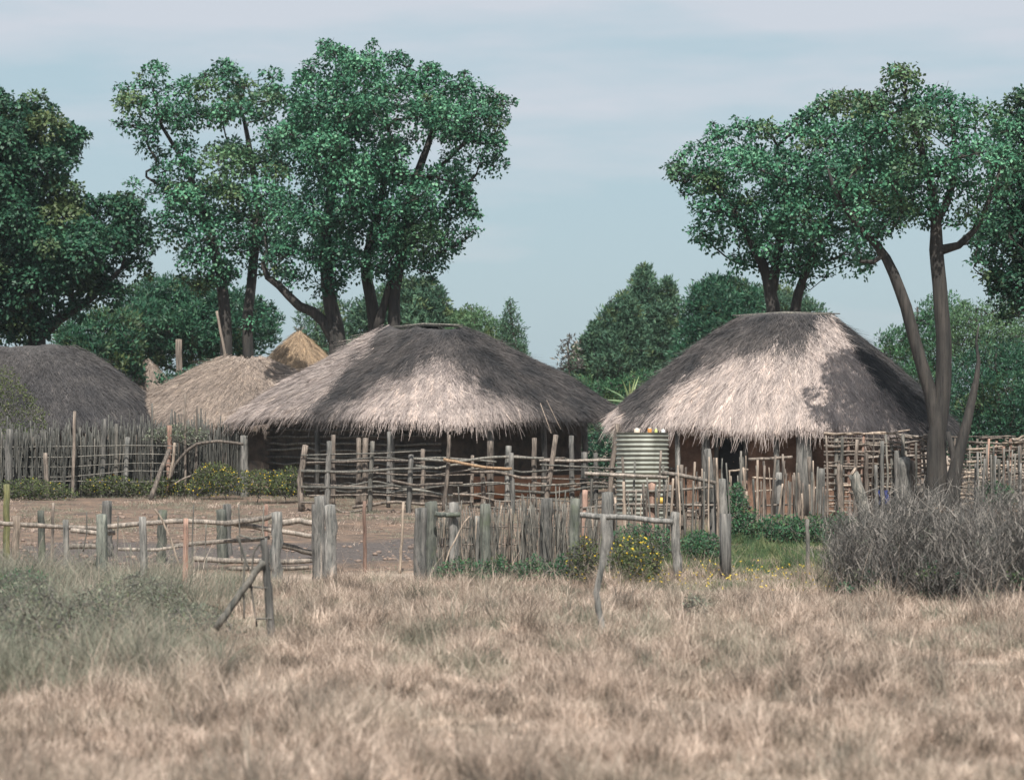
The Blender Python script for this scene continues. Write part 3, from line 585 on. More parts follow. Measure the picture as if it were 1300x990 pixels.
# doorway, red plaster band and veranda posts on the two near huts
def onwall(mb, roof, inset, a0, a1, z0, z1, out=.03, n=12):
    th = np.linspace(a0, a1, n); ex, ey = superell(th, roof.a * inset + out, roof.b * inset + out, roof.n)
    x = roof.cx + ex * roof.ca - ey * roof.sa; y = roof.cy + ex * roof.sa + ey * roof.ca
    ex2, ey2 = superell(th, roof.a * inset - .1, roof.b * inset - .1, roof.n)
    x2 = roof.cx + ex2 * roof.ca - ey2 * roof.sa; y2 = roof.cy + ex2 * roof.sa + ey2 * roof.ca
    V = np.concatenate([np.stack([x, y, x * 0 + z0], 1), np.stack([x, y, x * 0 + z1], 1), np.stack([x2, y2, x * 0 + z1], 1), np.stack([x2, y2, x * 0 + z0], 1)])
    j = np.arange(n - 1); q = np.concatenate([np.stack([j, j + 1, j + 1 + n, j + n], 1), np.stack([j + n, j + n + 1, j + 1 + 2 * n, j + 2 * n], 1), np.stack([j + 3 * n, j + 3 * n + 1, j + 1, j], 1)])
    q = np.concatenate([q, [[0, n, 2 * n, 3 * n], [n - 1, 2 * n - 1, 3 * n - 1, 4 * n - 1]]])
    mb.add(V, q, None, .5); return mb
def wall_angle(roof, inset, px):
    best = min(np.linspace(0, 2 * math.pi, 1440), key=lambda th: (lambda e: abs(e[0] / e[1] * FPX + 650 - px) + (0 if e[1] < roof.cy + .5 else 1e4))((lambda ex, ey: (roof.cx + ex * roof.ca - ey * roof.sa, roof.cy + ex * roof.sa + ey * roof.ca))(*superell(np.array(th), roof.a * inset, roof.b * inset, roof.n))))
    return best
a0, a1 = wall_angle(rB, .8, 912), wall_angle(rB, .8, 946)
onwall(MB(), rB, .8, a0, a1, .75, 2.5, .02).build("doorway", M_DOOR, hB)  # near-black panel on the closed wall, painted for the unlit room inside
dB = MB()
for px in (911, 947):
    th = wall_angle(rB, .8, px); ex, ey = superell(np.array(th), rB.a * .8 + .06, rB.b * .8 + .06, rB.n); x = rB.cx + ex * rB.ca - ey * rB.sa; y = rB.cy + ex * rB.sa + ey * rB.ca
    dB.tube([(x, y, .7), (x + .02, y, 2.6)], [.06, .05], 6)
dB.build("door_frame", M_STICKD, hB)
aR0, aR1 = wall_angle(rA, .8, 600), wall_angle(rA, .8, 770)
onwall(MB(), rA, .8, aR0, aR1, 1.0, 1.55, .04, 24).build("plaster_band", M_MUDR, hA)
wl = MB()                                           # horizontal laths of the middle hut's left wall
for zz in np.arange(1.15, 2.7, .17):
    th = np.linspace(wall_angle(rA, .8, 318), wall_angle(rA, .8, 560), 16); ex, ey = superell(th, rA.a * .8 + .05, rA.b * .8 + .05, rA.n)
    wl.tube(np.stack([rA.cx + ex * rA.ca - ey * rA.sa, rA.cy + ex * rA.sa + ey * rA.ca, zz + RNG.normal(size=16) * .02], 1), .03, 5)
wl.build("wall_laths", M_STICKD, hA)
for px, top, rp, dy in ((402, 548, 3.5, 0), (497, 548, 4, 0), (622, 552, 4.5, 0), (690, 552, 4, 0), (742, 552, 4, 0)):
    th = wall_angle(rA, .9, px); ex, ey = superell(np.array(th), rA.a * .9, rA.b * .9, rA.n); x = rA.cx + ex * rA.ca - ey * rA.sa; y = rA.cy + ex * rA.sa + ey * rA.ca
    MB().tube([(x, y, G(y) - .1), (x + .02, y, 2.0), (x, y, 2.95)], [rp * S(70), rp * S(70), rp * S(70) * .9], 8).build("veranda_post", M_POST, hA)
for px, rp in ((860, 3.5), (895, 6), (985, 4), (1020, 10.5), (1066, 5)):
    th = wall_angle(rB, .92, px); ex, ey = superell(np.array(th), rB.a * .92, rB.b * .92, rB.n); x = rB.cx + ex * rB.ca - ey * rB.sa; y = rB.cy + ex * rB.sa + ey * rB.ca
    MB().tube([(x, y, G(y) - .1), (x + .02, y, 1.6), (x, y, 2.65)], [rp * S(64) * 1.1, rp * S(64), rp * S(64) * .95], 10, rough=.1).build("veranda_post", M_POST, hB)
pb = MB()                                           # stray straws and sticks on the roofs
for (x0, y0, x1, y1, Yq) in ((686, 512, 700, 550, 68.2), (694, 508, 712, 545, 68.4)):
    pb.tube([P(x0, y0, Yq + .8), P(x1, y1, Yq)], [.012, .008], 4)
pb.build("loose_canes", M_STICKL, hA)

# ---------------------------------------------------------------- sticks, posts, fences
def stick(p0, p1, r0, r1=None, bend=.03, n=6, sides=6, rough=.15, rnd=None):
    p0 = np.array(p0, float); p1 = np.array(p1, float); r1 = r0 * .7 if r1 is None else r1; t = np.linspace(0, 1, n)[:, None]; ln = np.linalg.norm(p1 - p0)
    pts = p0 + (p1 - p0) * t; b = RNG.normal(size=3) * bend * ln; pts = pts + b * np.sin(t * math.pi) + RNG.normal(size=(n, 3)) * bend * .35 * ln * (t * (1 - t) * 4) ** .5
    return MB().tube(pts, r0 + (r1 - r0) * t[:, 0], sides, True, rnd, 0, rough)
def ppath(pts, Y, r, sides=8, rnd=None, rough=.15):
    """a stake or log through picture points at one distance; radius given in picture pixels"""
    pts = [P(a, b, Y if np.isscalar(Y) else Yy) for (a, b), Yy in zip(pts, [Y] * len(pts) if np.isscalar(Y) else Y)]
    pts = np.array(pts); n = len(pts); t = np.linspace(0, n - 1, max(n * 3, 7)); pp = np.stack([np.interp(t, range(n), pts[:, k]) for k in range(3)], 1)
    Ym = Y if np.isscalar(Y) else Y[0]; wob = RNG.normal(size=pp.shape) * .12 * r * S(Ym); wob[0] = wob[-1] = 0
    return MB().tube(pp + wob, r * S(Ym) * np.linspace(1.06, .94, len(pp)), sides, True, rnd, 0, rough)
def post(par, x, ytop, ybase, r, mat=None, lean=0, name="post", Y=None, sides=9):
    Y = Y or Yof(ybase); zb = GB(Y) + 6
    return ppath([(x + lean, zb), (x + lean * .5, (zb + ytop) / 2), (x, ytop)], Y, r, sides).build(name, mat or M_POST, par)
def fence(name, label, px, py, cat="fence"):
    Y = Yof(py); return thing(name, label, cat, ((px - 650) / FPX * Y, Y, float(G(Y))))

# near left log rail fence
f1 = fence("log_rail_fence", "low log rail fence before the dark soil, left of the double post", 210, 735)
for a in ((20, 655, 735, 5, M_STICKL), (52, 648, 712, 4.5, M_POSTG), (68, 638, 712, 2, M_STICK), (83, 660, 732, 4, M_POST), (136, 636, 706, 6.5, M_POST), (129, 653, 742, 7.5, M_POSTG), (181, 656, 748, 5, M_POST), (207, 648, 716, 6.5, M_POSTG), (236, 658, 752, 3.5, M_RED), (288, 640, 706, 6, M_POST), (281, 647, 716, 7.5, M_POSTG), (351, 650, 741, 7.5, M_POST), (406, 630, 736, 8, M_POST), (400, 640, 733, 5, M_POST), (418, 641, 742, 8, M_POST)):
    post(f1, a[0], a[1], a[2], a[3], a[4], RNG.uniform(-4, 3))
Yr = 49.6
def rail(par, pts, Y, r, mat=None): return ppath(pts, Y, r, 7).build("rail", mat or M_RAIL, par)
for pts, r in (([(-8, 664), (20, 665), (70, 668), (128, 671)], 3), ([(125, 670), (185, 664), (240, 661), (288, 664)], 3.2), ([(284, 665), (310, 661), (333, 659), (348, 654)], 3.6), ([(353, 664), (380, 661), (412, 666)], 4),
               ([(296, 664), (330, 670), (352, 674), (404, 681)], 3.4), ([(90, 673), (118, 676), (146, 676)], 3), ([(345, 688), (375, 696), (412, 708)], 4), ([(220, 693), (262, 689), (335, 684), (342, 682)], 2.6),
               ([(245, 709), (280, 711), (345, 713), (412, 712)], 3.6), ([(292, 722), (345, 722), (392, 720)], 2.8), ([(294, 733), (350, 733), (412, 734)], 3.4), ([(88, 694), (115, 693), (134, 695)], 3.4), ([(108, 714), (130, 715)], 3), ([(150, 697), (200, 698), (236, 692)], 2.2)):
    rail(f1, pts, Yr + RNG.uniform(-.25, .25), r)
ppath([(196, 646), (205, 658), (217, 685), (228, 720), (232, 742)], 48.8, 1.5, 5).build("stick", M_STICKL, f1)
for (x, y0, y1) in ((150, 655, 735), (165, 690, 745), (246, 640, 735), (262, 665, 730), (303, 640, 712), (335, 642, 700), (142, 690, 745), (110, 650, 700)):
    ppath([(x + RNG.uniform(-5, 5), y1), (x + RNG.uniform(-3, 3), (y0 + y1) / 2), (x, y0)], 48.9, .9, 5).build("stick", M_STICKD, f1)
t = fence("corner_post", "slim yellow-lichened post rising highest at the left edge", 8, 712, "post"); post(t, 8, 615, 712, 4.5, M_STAINY, 1, "post")
# front braced post
Yq = Yof(815)
t = thing("braced_fence_post", "nearest crooked post with a slanting dark brace, alone in the dry grass", "post", tuple(P(343, 797, Yq)))
ppath([(345, 822), (341, 750), (337, 710), (335, 683)], Yq, 5, 9).build("post", M_POST, t)
ppath([(274, 798), (300, 760), (320, 732), (334, 712)], Yq - .1, 4.6, 8).build("brace", M_STICKD, t)
for pts in (([(301, 680), (308, 700), (316, 722)]), ([(310, 785), (309, 740), (312, 700)]), ([(326, 795), (318, 740), (322, 700), (330, 690)]), ([(310, 745), (340, 746)]), ([(325, 785), (345, 785)]), ([(303, 679), (320, 684), (336, 682)])):
    ppath(pts, Yq - .05, 1.3, 5).build("stick", M_STICKD, t)
# lone stakes in the yard
t = fence("thin_stake", "reddish straight stake standing alone before the dark soil strip", 463, 729, "stake"); post(t, 463, 636, 729, 2.4, M_RED, .5, "stake")
t = fence("thin_stake", "pale crooked stake next to the thick weathered double post", 508, 726, "stake")
ppath([(507, 730), (509, 700), (511, 670), (512, 637)], Yof(726), 1.8, 6).build("stake", M_STICKL, t)
t = fence("thin_stake", "short brown stake behind the log rails, left of the double post", 338, 700, "stake"); post(t, 338, 640, 700, 2.6, M_RED, 0, "stake")
t = fence("thin_stake", "dark stake standing in the green grass right of the squared post", 1025, 731, "stake"); post(t, 1025, 659, 731, 2.6, M_STICKD, 1, "stake")
# squared post
Yq = Yof(740); p0 = P(921, 740, Yq)
t = thing("squared_post", "squared grey post with a dark left face, alone in the grass at right", "post", tuple(p0))
MB().box((p0[0], p0[1], (p0[2] - .2 + P(921, 652, Yq)[2]) / 2), (.07, .07, (P(921, 652, Yq)[2] - p0[2] + .2) / 2), R(28)).build("post", M_POST, t)
# H frame
Yq = 47.5
t = thing("single_rail_fence", "stout post with one long straight rail running left to the dense stick fence", "fence", tuple(P(810, 750, Yq)))
ppath([(864, 758), (861, 720), (858, 690), (857, 650)], Yq, 6, 9).build("post", M_POST, t)
ppath([(735, 654), (765, 656), (810, 658), (854, 662)], [Yq + .6, Yq + .3, Yq, Yq - .1], 3.6, 8).build("rail", M_POST, t)

t = thing("crooked_pole", "crooked bare pole standing in the dry grass left of the flowering bush", "pole", tuple(P(764, 812, Yof(812))))
ppath([(766, 818), (763, 790), (757, 755), (765, 715), (768, 690), (765, 653)], Yof(812), 4.2, 9).build("pole", M_POST, t)
# vertical stick fences
def stakes(par, segs, n_parts, n_stuff, r, topj=10, mat=None, mat2=None, depth=.5, lean=3, base_extra=4):
    """upright sticks set along a picture polyline of (x, top row, base row)"""
    segs = np.array(segs, float); cum = np.concatenate([[0], np.cumsum(np.abs(np.diff(segs[:, 0])))])
    def one(u):
        x, yt, yb = (np.interp(u * cum[-1], cum, segs[:, k]) for k in range(3)); Y = Yof(yb) + RNG.uniform(-1, 1) * depth
        yt += RNG.normal() * topj; lx = RNG.normal() * lean
        zb = GB(Y) + base_extra; m = ((x + lx / 2 + RNG.normal() * 1.2), (zb + yt) / 2)
        return ppath([(x, zb), m, (x + lx, yt)], Y, r * RNG.uniform(.6, 1.5), 5, None)
    mats = mat if isinstance(mat, (list, tuple)) else [mat or M_STICK]
    for k in range(n_parts): one((k + RNG.random()) / n_parts).build("stake", random.choice(mats), par)
    if n_stuff:
        mb = MB()
        for k in range(n_stuff):
            o = one(RNG.random()); n0 = mb.n
            mb.v += o.v; mb.q += [q + n0 for q in o.q]; mb.t += [q + n0 for q in o.t]; mb.qa += o.qa; mb.ta += o.ta; mb.n += o.n
        so = mb.build("stakes", mat2 or M_STICKD, par); so['kind'] = 'stuff'
# far left palisade
f9 = fence("stick_palisade", "long grey palisade of thin upright sticks in front of the left huts", 150, 630)
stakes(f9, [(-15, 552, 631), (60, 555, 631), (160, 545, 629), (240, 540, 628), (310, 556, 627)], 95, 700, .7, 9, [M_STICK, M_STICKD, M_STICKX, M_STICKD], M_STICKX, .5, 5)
for x, yt, yb, r, m in ((12, 545, 634, 5, M_POST), (58, 575, 634, 3, M_STICK), (95, 522, 633, 2.2, M_STICK), (132, 532, 631, 3.6, M_POST), (162, 555, 631, 3.2, M_POST), (20, 568, 631, 3, M_POST), (215, 540, 631, 3.5, M_RED), (235, 500, 631, 1.6, M_STICK), (250, 515, 631, 1.4, M_STICK), (193, 512, 631, 1.3, M_STICKD), (148, 538, 631, 3, M_STICKD)):
    post(f9, x, yt, yb, r, m, RNG.uniform(-4, 2))
for k in range(5): ppath([(-10, 568 + k * 12), (80, 566 + k * 12 + RNG.uniform(-4, 4)), (170, 566 + k * 11 + RNG.uniform(-3, 3)), (225, 566 + k * 11)], Yof(630) - .7, .7, 5).build("rail", M_STICKD, f9)
post(f9, 310, 553, 629, 5, M_POST, 1)
ppath([(216, 608), (222, 590), (235, 574), (250, 563), (280, 560), (309, 564)], Yof(630) - .7, 1.9, 7).build("arched_branch", M_STICK, f9)
ppath([(215, 618), (225, 612), (250, 600), (265, 594)], Yof(630) - .7, 1.4, 6).build("arched_branch", M_STICK, f9)
ppath([(214, 612), (220, 585), (222, 562)], Yof(630) - .7, 2.0, 6).build("post", M_STICKL, f9)
t = thing("leaning_pole", "pale reddish pole leaning against the left palisade", "pole", tuple(P(194, 636, 69.8)))
ppath([(191, 634), (203, 600), (215, 571)], [69.8, 70.2, 70.7], 2.8, 8).build("pole", M_STICK, t)
t = thing("tall_pole", "stout pale pole standing up behind the tan roof", "pole", tuple(P(228, GB(88), 88)))
ppath([(229, GB(88)), (228, 500), (227, 431)], 88, 4.5, 9).build("pole", M_BARKP, t)
t = thing("tall_pole", "thin slanting bare pole beside the slim tree's left trunk", "pole", tuple(P(285, GB(87), 87)))
ppath([(290, GB(87)), (285, 448), (275, 395)], 87, 1.8, 6).build("pole", M_BARKP, t)

# dense middle stick fence
f3 = fence("stick_fence", "dense low fence of thin upright sticks between weathered posts, centre foreground", 640, 736)
for x, yt, yb, r in ((534, 645, 740, 8), (547, 637, 733, 8.5), (576, 638, 734, 7), (616, 640, 733, 7.5), (694, 633, 732, 8), (731, 633, 741, 6.5), (771, 625, 728, 8), (606, 655, 730, 4)):
    post(f3, x, yt, yb, r, random.choice([M_POST, M_POSTG]), RNG.uniform(-2, 2))
ppath([(552, 652), (568, 654), (584, 653)], Yof(735), 3.5, 7).build("rail", M_POSTG, f3)
stakes(f3, [(553, 655, 730), (590, 650, 730), (640, 645, 730), (730, 645, 730), (762, 650, 728)], 98, 230, .62, 9, [M_STICK, M_STICKD, M_STICKL, M_STICKD], M_STICKD, .6, 7)
for y0 in (668, 690): ppath([(555, y0 + 3), (620, y0), (690, y0 + 2), (760, y0)], Yof(730) + .1, .9, 5).build("rail", M_STICK, f3)
ppath([(560, 735), (570, 700), (590, 662), (597, 655)], Yof(738), 1.1, 5).build("stick", M_STICKL, f3)

# rail fence of the middle pen: front row and back row
f8 = fence("woven_rail_fence", "wavy many-railed fence of thin branches in front of the middle hut", 560, 655)
for pts, r, m in (([(383, 648), (381, 610), (388, 565)], 4, M_STICK), ([(415, 646), (416, 605), (418, 560)], 3.8, M_POST), ([(469, 655), (470, 610), (473, 560)], 2.8, M_STICKD), ([(518, 660), (520, 620), (522, 577)], 3.6, M_POST), ([(563, 650), (567, 610), (570, 575), (570, 552)], 2.6, M_STICK), ([(613, 655), (614, 620), (612, 598)], 3.4, M_STICK), ([(652, 684), (651, 630), (649, 575)], 3.6, M_POST), ([(648, 720), (650, 660), (649, 610)], 2.2, M_STICK), ([(692, 650), (699, 600), (706, 552)], 3.4, M_STICK), ([(740, 655), (741, 610), (742, 574)], 4.5, M_POST), ([(776, 660), (775, 620), (780, 570), (784, 538)], 3.4, M_STICK), ([(789, 655), (788, 610), (787, 572)], 4.5, M_POST), ([(820, 660), (818, 600), (814, 525)], 3.6, M_STICKD), ([(812, 600), (808, 560)], 2, M_STICK)):
    ppath(pts, 65.0 + RNG.uniform(-.2, .2), r, 8).build("post", m, f8)
for k, y0 in enumerate((580, 590, 601, 612, 625, 638)):
    x = 382
    while x < 812:
        x1 = x + RNG.uniform(70, 170); yy = y0 + (x - 382) * .012 + RNG.uniform(-3, 3); dz = RNG.uniform(-4, 4)
        y2 = yy + RNG.uniform(-8, 8)
        ppath([(x, yy + dz), (x + (x1 - x) * .33, yy + RNG.uniform(-4, 4)), (x + (x1 - x) * .66, y2 + RNG.uniform(-4, 4)), (x1, y2)], 64.95 + RNG.choice([-.08, .1]), RNG.uniform(.9, 2.0), 6, rough=.3).build("rail", random.choice([M_STICK, M_RAIL, M_STICKD, M_STICKD]), f8)
        x = x1 - RNG.uniform(6, 22)
        if k > 5 and x > 560: break
ppath([(563, 583), (590, 589), (620, 594), (650, 595)], 64.7, 1.9, 6).build("rail", M_FRESH, f8)
f8b = fence("woven_rail_fence", "second row of thin rails just behind the front row, close to the middle hut's wall", 560, 642)
for x, yt, r in ((423, 552, 3), (455, 556, 3.4), (463, 556, 4), (493, 548, 2.6), (537, 570, 2.8), (622, 560, 4.5), (645, 566, 4), (678, 556, 3.4), (726, 553, 3.4), (600, 578, 2.4), (757, 575, 3)):
    ppath([(x + RNG.uniform(-2, 2), 646), (x, 600), (x + RNG.uniform(-1, 1), yt)], 67.3, r, 8).build("post", random.choice([M_POST, M_STICK]), f8b)
for k, y0 in enumerate((583, 598, 616, 632)):
    x = 390
    while x < 790:
        x1 = x + RNG.uniform(80, 160); yy = y0 + RNG.uniform(-4, 4)
        ppath([(x, yy), (x + (x1 - x) * .35, yy + RNG.uniform(-5, 5)), (x + (x1 - x) * .7, yy + RNG.uniform(-5, 5)), (x1, yy + RNG.uniform(-4, 4))], 67.1, RNG.uniform(.7, 1.4), 6, rough=.3).build("rail", random.choice([M_STICK, M_STICKD, M_STICKD]), f8b)
        x = x1 - RNG.uniform(0, 22)

# right pen: stakes and posts before the tank and the doorway
f5 = fence("mixed_stake_fence", "ragged fence of tall thin stakes and grey posts before the iron tank", 850, 700)
for pts, r, m in (([(826, 712), (826, 650), (827, 612)], 6.5, M_RED), ([(848, 722), (848, 660), (847, 616)], 6.5, M_POST), ([(866, 700), (866, 640), (865, 590)], 2.8, M_STICK), ([(890, 705), (890, 650), (889, 605)], 3, M_STICK), ([(905, 698), (905, 630), (898, 570)], 4.6, M_POST), ([(916, 705), (917, 650), (918, 608)], 6, M_POST), ([(792, 700), (794, 640), (790, 580)], 1.8, M_STICK), ([(806, 700), (804, 640), (806, 585)], 1.4, M_STICKD), ([(834, 700), (836, 640), (839, 572)], 1.6, M_STICK), ([(844, 700), (843, 650), (842, 590)], 1.5, M_STICKD), ([(742, 700), (742, 650), (743, 622)], 4, M_RED), ([(778, 690), (777, 655), (778, 630)], 3, M_STICK)):
    ppath(pts, Yof(700) + RNG.uniform(-.3, .3), r, 8).build("post", m, f5)
stakes(f5, [(745, 640, 700), (830, 612, 704), (870, 605, 702), (925, 595, 698)], 46, 0, 1.3, 12, [M_STICK, M_STICKD, M_STICKL], None, .4, 4)
for pts, r in (([(742, 601), (790, 603), (846, 606)], 2.4), ([(840, 600), (870, 604), (908, 613)], 2.6), ([(790, 624), (840, 623), (905, 618)], 1.7), ([(800, 640), (850, 641), (906, 641)], 1.6), ([(740, 645), (790, 640), (850, 645)], 1.4)):
    ppath(pts, Yof(701), r, 7).build("rail", M_RAIL, f5)
f6 = fence("mixed_stake_fence", "open fence of thin bent sticks under the doorway of the right hut", 980, 680)
for x, yt, r, m in ((941, 580, 3, M_STICKD), (990, 600, 4.8, M_POST), (1042, 595, 5.5, M_POST), (945, 610, 4, M_RED)):
    post(f6, x, yt, 674, r, m, RNG.uniform(-2, 2))
stakes(f6, [(925, 605, 680), (960, 595, 680), (1000, 592, 682), (1050, 605, 684)], 38, 0, 1.15, 12, [M_STICK, M_STICKD, M_STICKL], None, .5, 5)
for pts, r in (([(950, 583), (975, 582), (1006, 580)], 2), ([(925, 598), (950, 596)], 1.2), ([(955, 624), (980, 622)], 1.2), ([(955, 606), (985, 608)], 1.2), ([(965, 642), (1010, 640)], 1.4), ([(1008, 672), (1012, 640), (1008, 600)], 1.6), ([(1012, 675), (1016, 630), (1013, 600)], 2), ([(1034, 675), (1031, 630), (1027, 580)], 3), ([(1006, 675), (1003, 650), (1004, 620)], 1.8)):
    ppath(pts, Yof(676), r, 6).build("stick", random.choice([M_STICK, M_STICKL]), f6)
t = fence("leaning_post", "stout post with a pale sawn top, tilted against the woven fence", 1095, 680, "post")
ppath([(1102, 672), (1092, 630), (1083, 601)], Yof(684), 7.5, 10).build("post", M_STICKD, t)
c1 = P(1083, 600, Yof(684)); MB().tube([c1, c1 + np.array([-.02, 0, .012])], [.14 * .9, .14 * .85], 10).build("sawn_top", M_STICKL, t)
# log pile seen through the stakes
t = fence("log_pile", "small heap of split pale logs on the ground behind the stakes", 880, 668, "logs")
for k in range(16):
    x = RNG.uniform(858, 905); y = RNG.uniform(638, 668); a = RNG.uniform(-5, 5)
    ppath([(x - 16, y + a), (x, y), (x + 16, y - a)], 62.5 + RNG.uniform(-.3, .3), RNG.uniform(1.5, 2.6), 6).build("log", M_STICKL if RNG.random() < .6 else M_STICK, t)

# woven wattle fence on the right
def wattle(label, x0, x1, ytop, ybase, Y, rows, nup, seed, top_extra=4):
    t = thing("wattle_fence", label, "fence", tuple(P((x0 + x1) / 2, ybase, Y)))
    for k in range(nup):
        x = x0 + (x1 - x0) * (k + .3 + RNG.random() * .4) / nup
        ppath([(x + RNG.uniform(-3, 3), ybase + 6), (x + RNG.uniform(-2, 2), (ytop + ybase) / 2), (x + RNG.uniform(-3, 3), ytop + RNG.uniform(-1, 12))], Y + (.03 if k % 2 else -.03), RNG.uniform(1.3, 2.8), 6).build("upright", random.choice([M_STICK, M_RED, M_STICKD]), t)
    cnt = 0
    for rr in range(rows):
        y = ytop + (ybase - 12 - ytop) * (rr / (rows - 1)) ** 1.15; x = x0
        while x < x1 and cnt < 98:
            xe = min(x + RNG.uniform(45, 110), x1 + 4); n = 6; xx = np.linspace(x, xe, n); yy = y + RNG.uniform(-2.5, 2.5) + np.cumsum(RNG.normal(size=n) * 1.0)
            pts = [P(a, b, Y + .05 * math.sin(a * .22 + rr * 3.1)) for a, b in zip(xx, yy)]
            tt = np.linspace(0, n - 1, 12); pa = np.array(pts); pp = np.stack([np.interp(tt, range(n), pa[:, m]) for m in range(3)], 1)
            MB().tube(pp, S(Y) * RNG.uniform(.9, 1.7) * np.linspace(1.2, .8, 12), 5, True, None, 0, .3).build("wattle", random.choice([M_STICKL, M_RAIL, M_STICK, M_STICK]), t); cnt += 1
            x = xe - RNG.uniform(-4, 22)
    return t
Yw = 62.3
f7 = wattle("tall woven stick fence between the right hut and the leaning tree", 1046, 1186, 550, 662, Yw, 24, 15, 1)
for x, yt, r in ((1066, 590, 4), (1147, 582, 9), (1139, 572, 4), (1112, 590, 2.5), (1120, 560, 2.5), (1100, 575, 3), (1158, 585, 4)):
    ppath([(x + RNG.uniform(-4, 4), 668), (x, 620), (x, yt)], Yw - .25, r, 9).build("post", random.choice([M_POST, M_STICK]), f7)
f7b = wattle("lower woven fence running to the right edge beyond the leaning tree", 1204, 1300, 556, 658, 61.5, 19, 9, 2)
stakes(f7b, [(1235, 580, 672), (1262, 572, 672), (1300, 572, 668)], 20, 0, 1.3, 7, [M_POST, M_STICKD, M_STICKD], None, .25, 4)
for k in range(7):
    x = 1228 + RNG.uniform(-8, 8); ppath([(x - 20, 590 + k * 9), (x, 588 + k * 9 + RNG.uniform(-4, 4)), (x + 22, 590 + k * 9 + RNG.uniform(-5, 5))], 60.9, 1.8, 6).build("wattle", M_STICKL, f7b)
t = thing("blue_cloth", "small blue cloth hanging low on the woven stick fence", "cloth", tuple(P(1122, 640, Yw - .15)))
n = 9; gx, gy = np.meshgrid(np.linspace(1116, 1128, n), np.linspace(622, 640, n)); V = np.array([P(a + math.sin(b * .4) * 1.2, b, Yw - .2 + .03 * math.sin(a * 1.3)) for a, b in zip(gx.ravel(), gy.ravel())])
i = np.arange(n - 1)[:, None] * n + np.arange(n - 1)[None]; q = np.stack([i, i + 1, i + n + 1, i + n], -1).reshape(-1, 4)
V2 = np.concatenate([V, V + [0, .015, 0]]); mb = MB().add(V2, np.concatenate([q, q[:, ::-1] + n * n]), None, .5); mb.build("cloth", mat_flat("blue_cloth", (.03, .05, .22), (.06, .09, .32), 5), t)

# ---------------------------------------------------------------- iron water tank with jars on its lid
Yt = 63.4
ct = P(815.5, 650, Yt); rt = 33 * S(Yt); ztop = P(0, 549, Yt)[2]; zbot = float(G(Yt)) - .05
tk = thing("water_tank", "round corrugated iron water tank between the two big huts", "water tank", (ct[0], Yt, zbot))
mb = MB(); n = 56; zz = np.linspace(zbot, ztop, 150); th = np.arange(n) / n * 2 * math.pi; rows = []
for z in zz:
    rr = rt + .021 * math.sin((z - zbot) / (ztop - zbot) * 2 * math.pi * 19) + (.02 if z > ztop - .03 else 0); rows.append(np.stack([ct[0] + rr * np.cos(th), Yt + rr * np.sin(th), th * 0 + z], 1))
V = np.concatenate(rows); j = np.arange(n); k = (j + 1) % n
mb.add(V, np.concatenate([np.stack([i * n + j, i * n + k, (i + 1) * n + k, (i + 1) * n + j], 1) for i in range(149)]), None, .5); mb.build("shell", M_TANK, tk, smooth=True)
V = np.concatenate([rows[-1] - [0, 0, .03], [[ct[0], Yt, ztop - .03 + .02]]]); MB().add(V, None, np.stack([j, k, np.full(n, n)], 1)).build("lid", M_TANK, tk)
def jar(label, px, h, w, c, kind, py=548.0):
    t0 = thing(kind[0], label, kind[1], (float(P(px, 0, Yt)[0]), Yt - .28, ztop - .02), "containers on the tank lid"); p = np.array([P(px, 0, Yt)[0], Yt - .28, ztop - .02]); m = mat_flat("paint_" + str(px), c, tuple(x * .9 for x in c), 5, .5)
    s = S(Yt); prof = [(0, .9), (.08, 1), (.62, 1), (.75, .8), (.8, .55), (1, .55)] if kind[2] else [(0, .92), (.1, 1), (.9, 1), (1, .94)]
    MB().tube([p + [0, 0, a * h * s] for a, b in prof], [b * w * s for a, b in prof], 12).build("body", m, t0, smooth=False)
    MB().tube([p + [0, 0, h * s], p + [0, 0, h * s + .02]], [w * s * .6, w * s * .6], 10).build("cap", mat_flat("cap_" + str(px), (.5, .5, .48), (.6, .6, .58), 5, .5), t0)
jar("wide cream tin, leftmost of the containers on the tank", 808, 5.5, 4.0, (.75, .62, .5), ("tin_can", "can", False))
jar("orange-brown tin second from the left on the tank's lid", 824, 6, 2.8, (.6, .27, .08), ("tin_can", "can", False))
jar("yellow-green bottle on the tank's lid, right of the orange tin", 832, 6, 2.0, (.5, .55, .2), ("plastic_bottle", "bottle", True))
jar("white tin rightmost on the iron tank's lid", 841, 4.5, 2.6, (.7, .72, .72), ("tin_can", "can", False))
t = thing("basin", "yellow basin lying at the foot of the iron tank", "basin", tuple(P(836, 636, 62.5)))
c = P(838, 636, 62.4); MB().tube([c + [0, 0, -.1], c + [0, 0, -.04], c + [0, 0, .05], c + [0, 0, .055]], [.12, .18, .24, .22], 16).build("bowl", mat_flat("yellow_plastic", (.55, .36, .05), (.65, .45, .1), 3, .5), t)

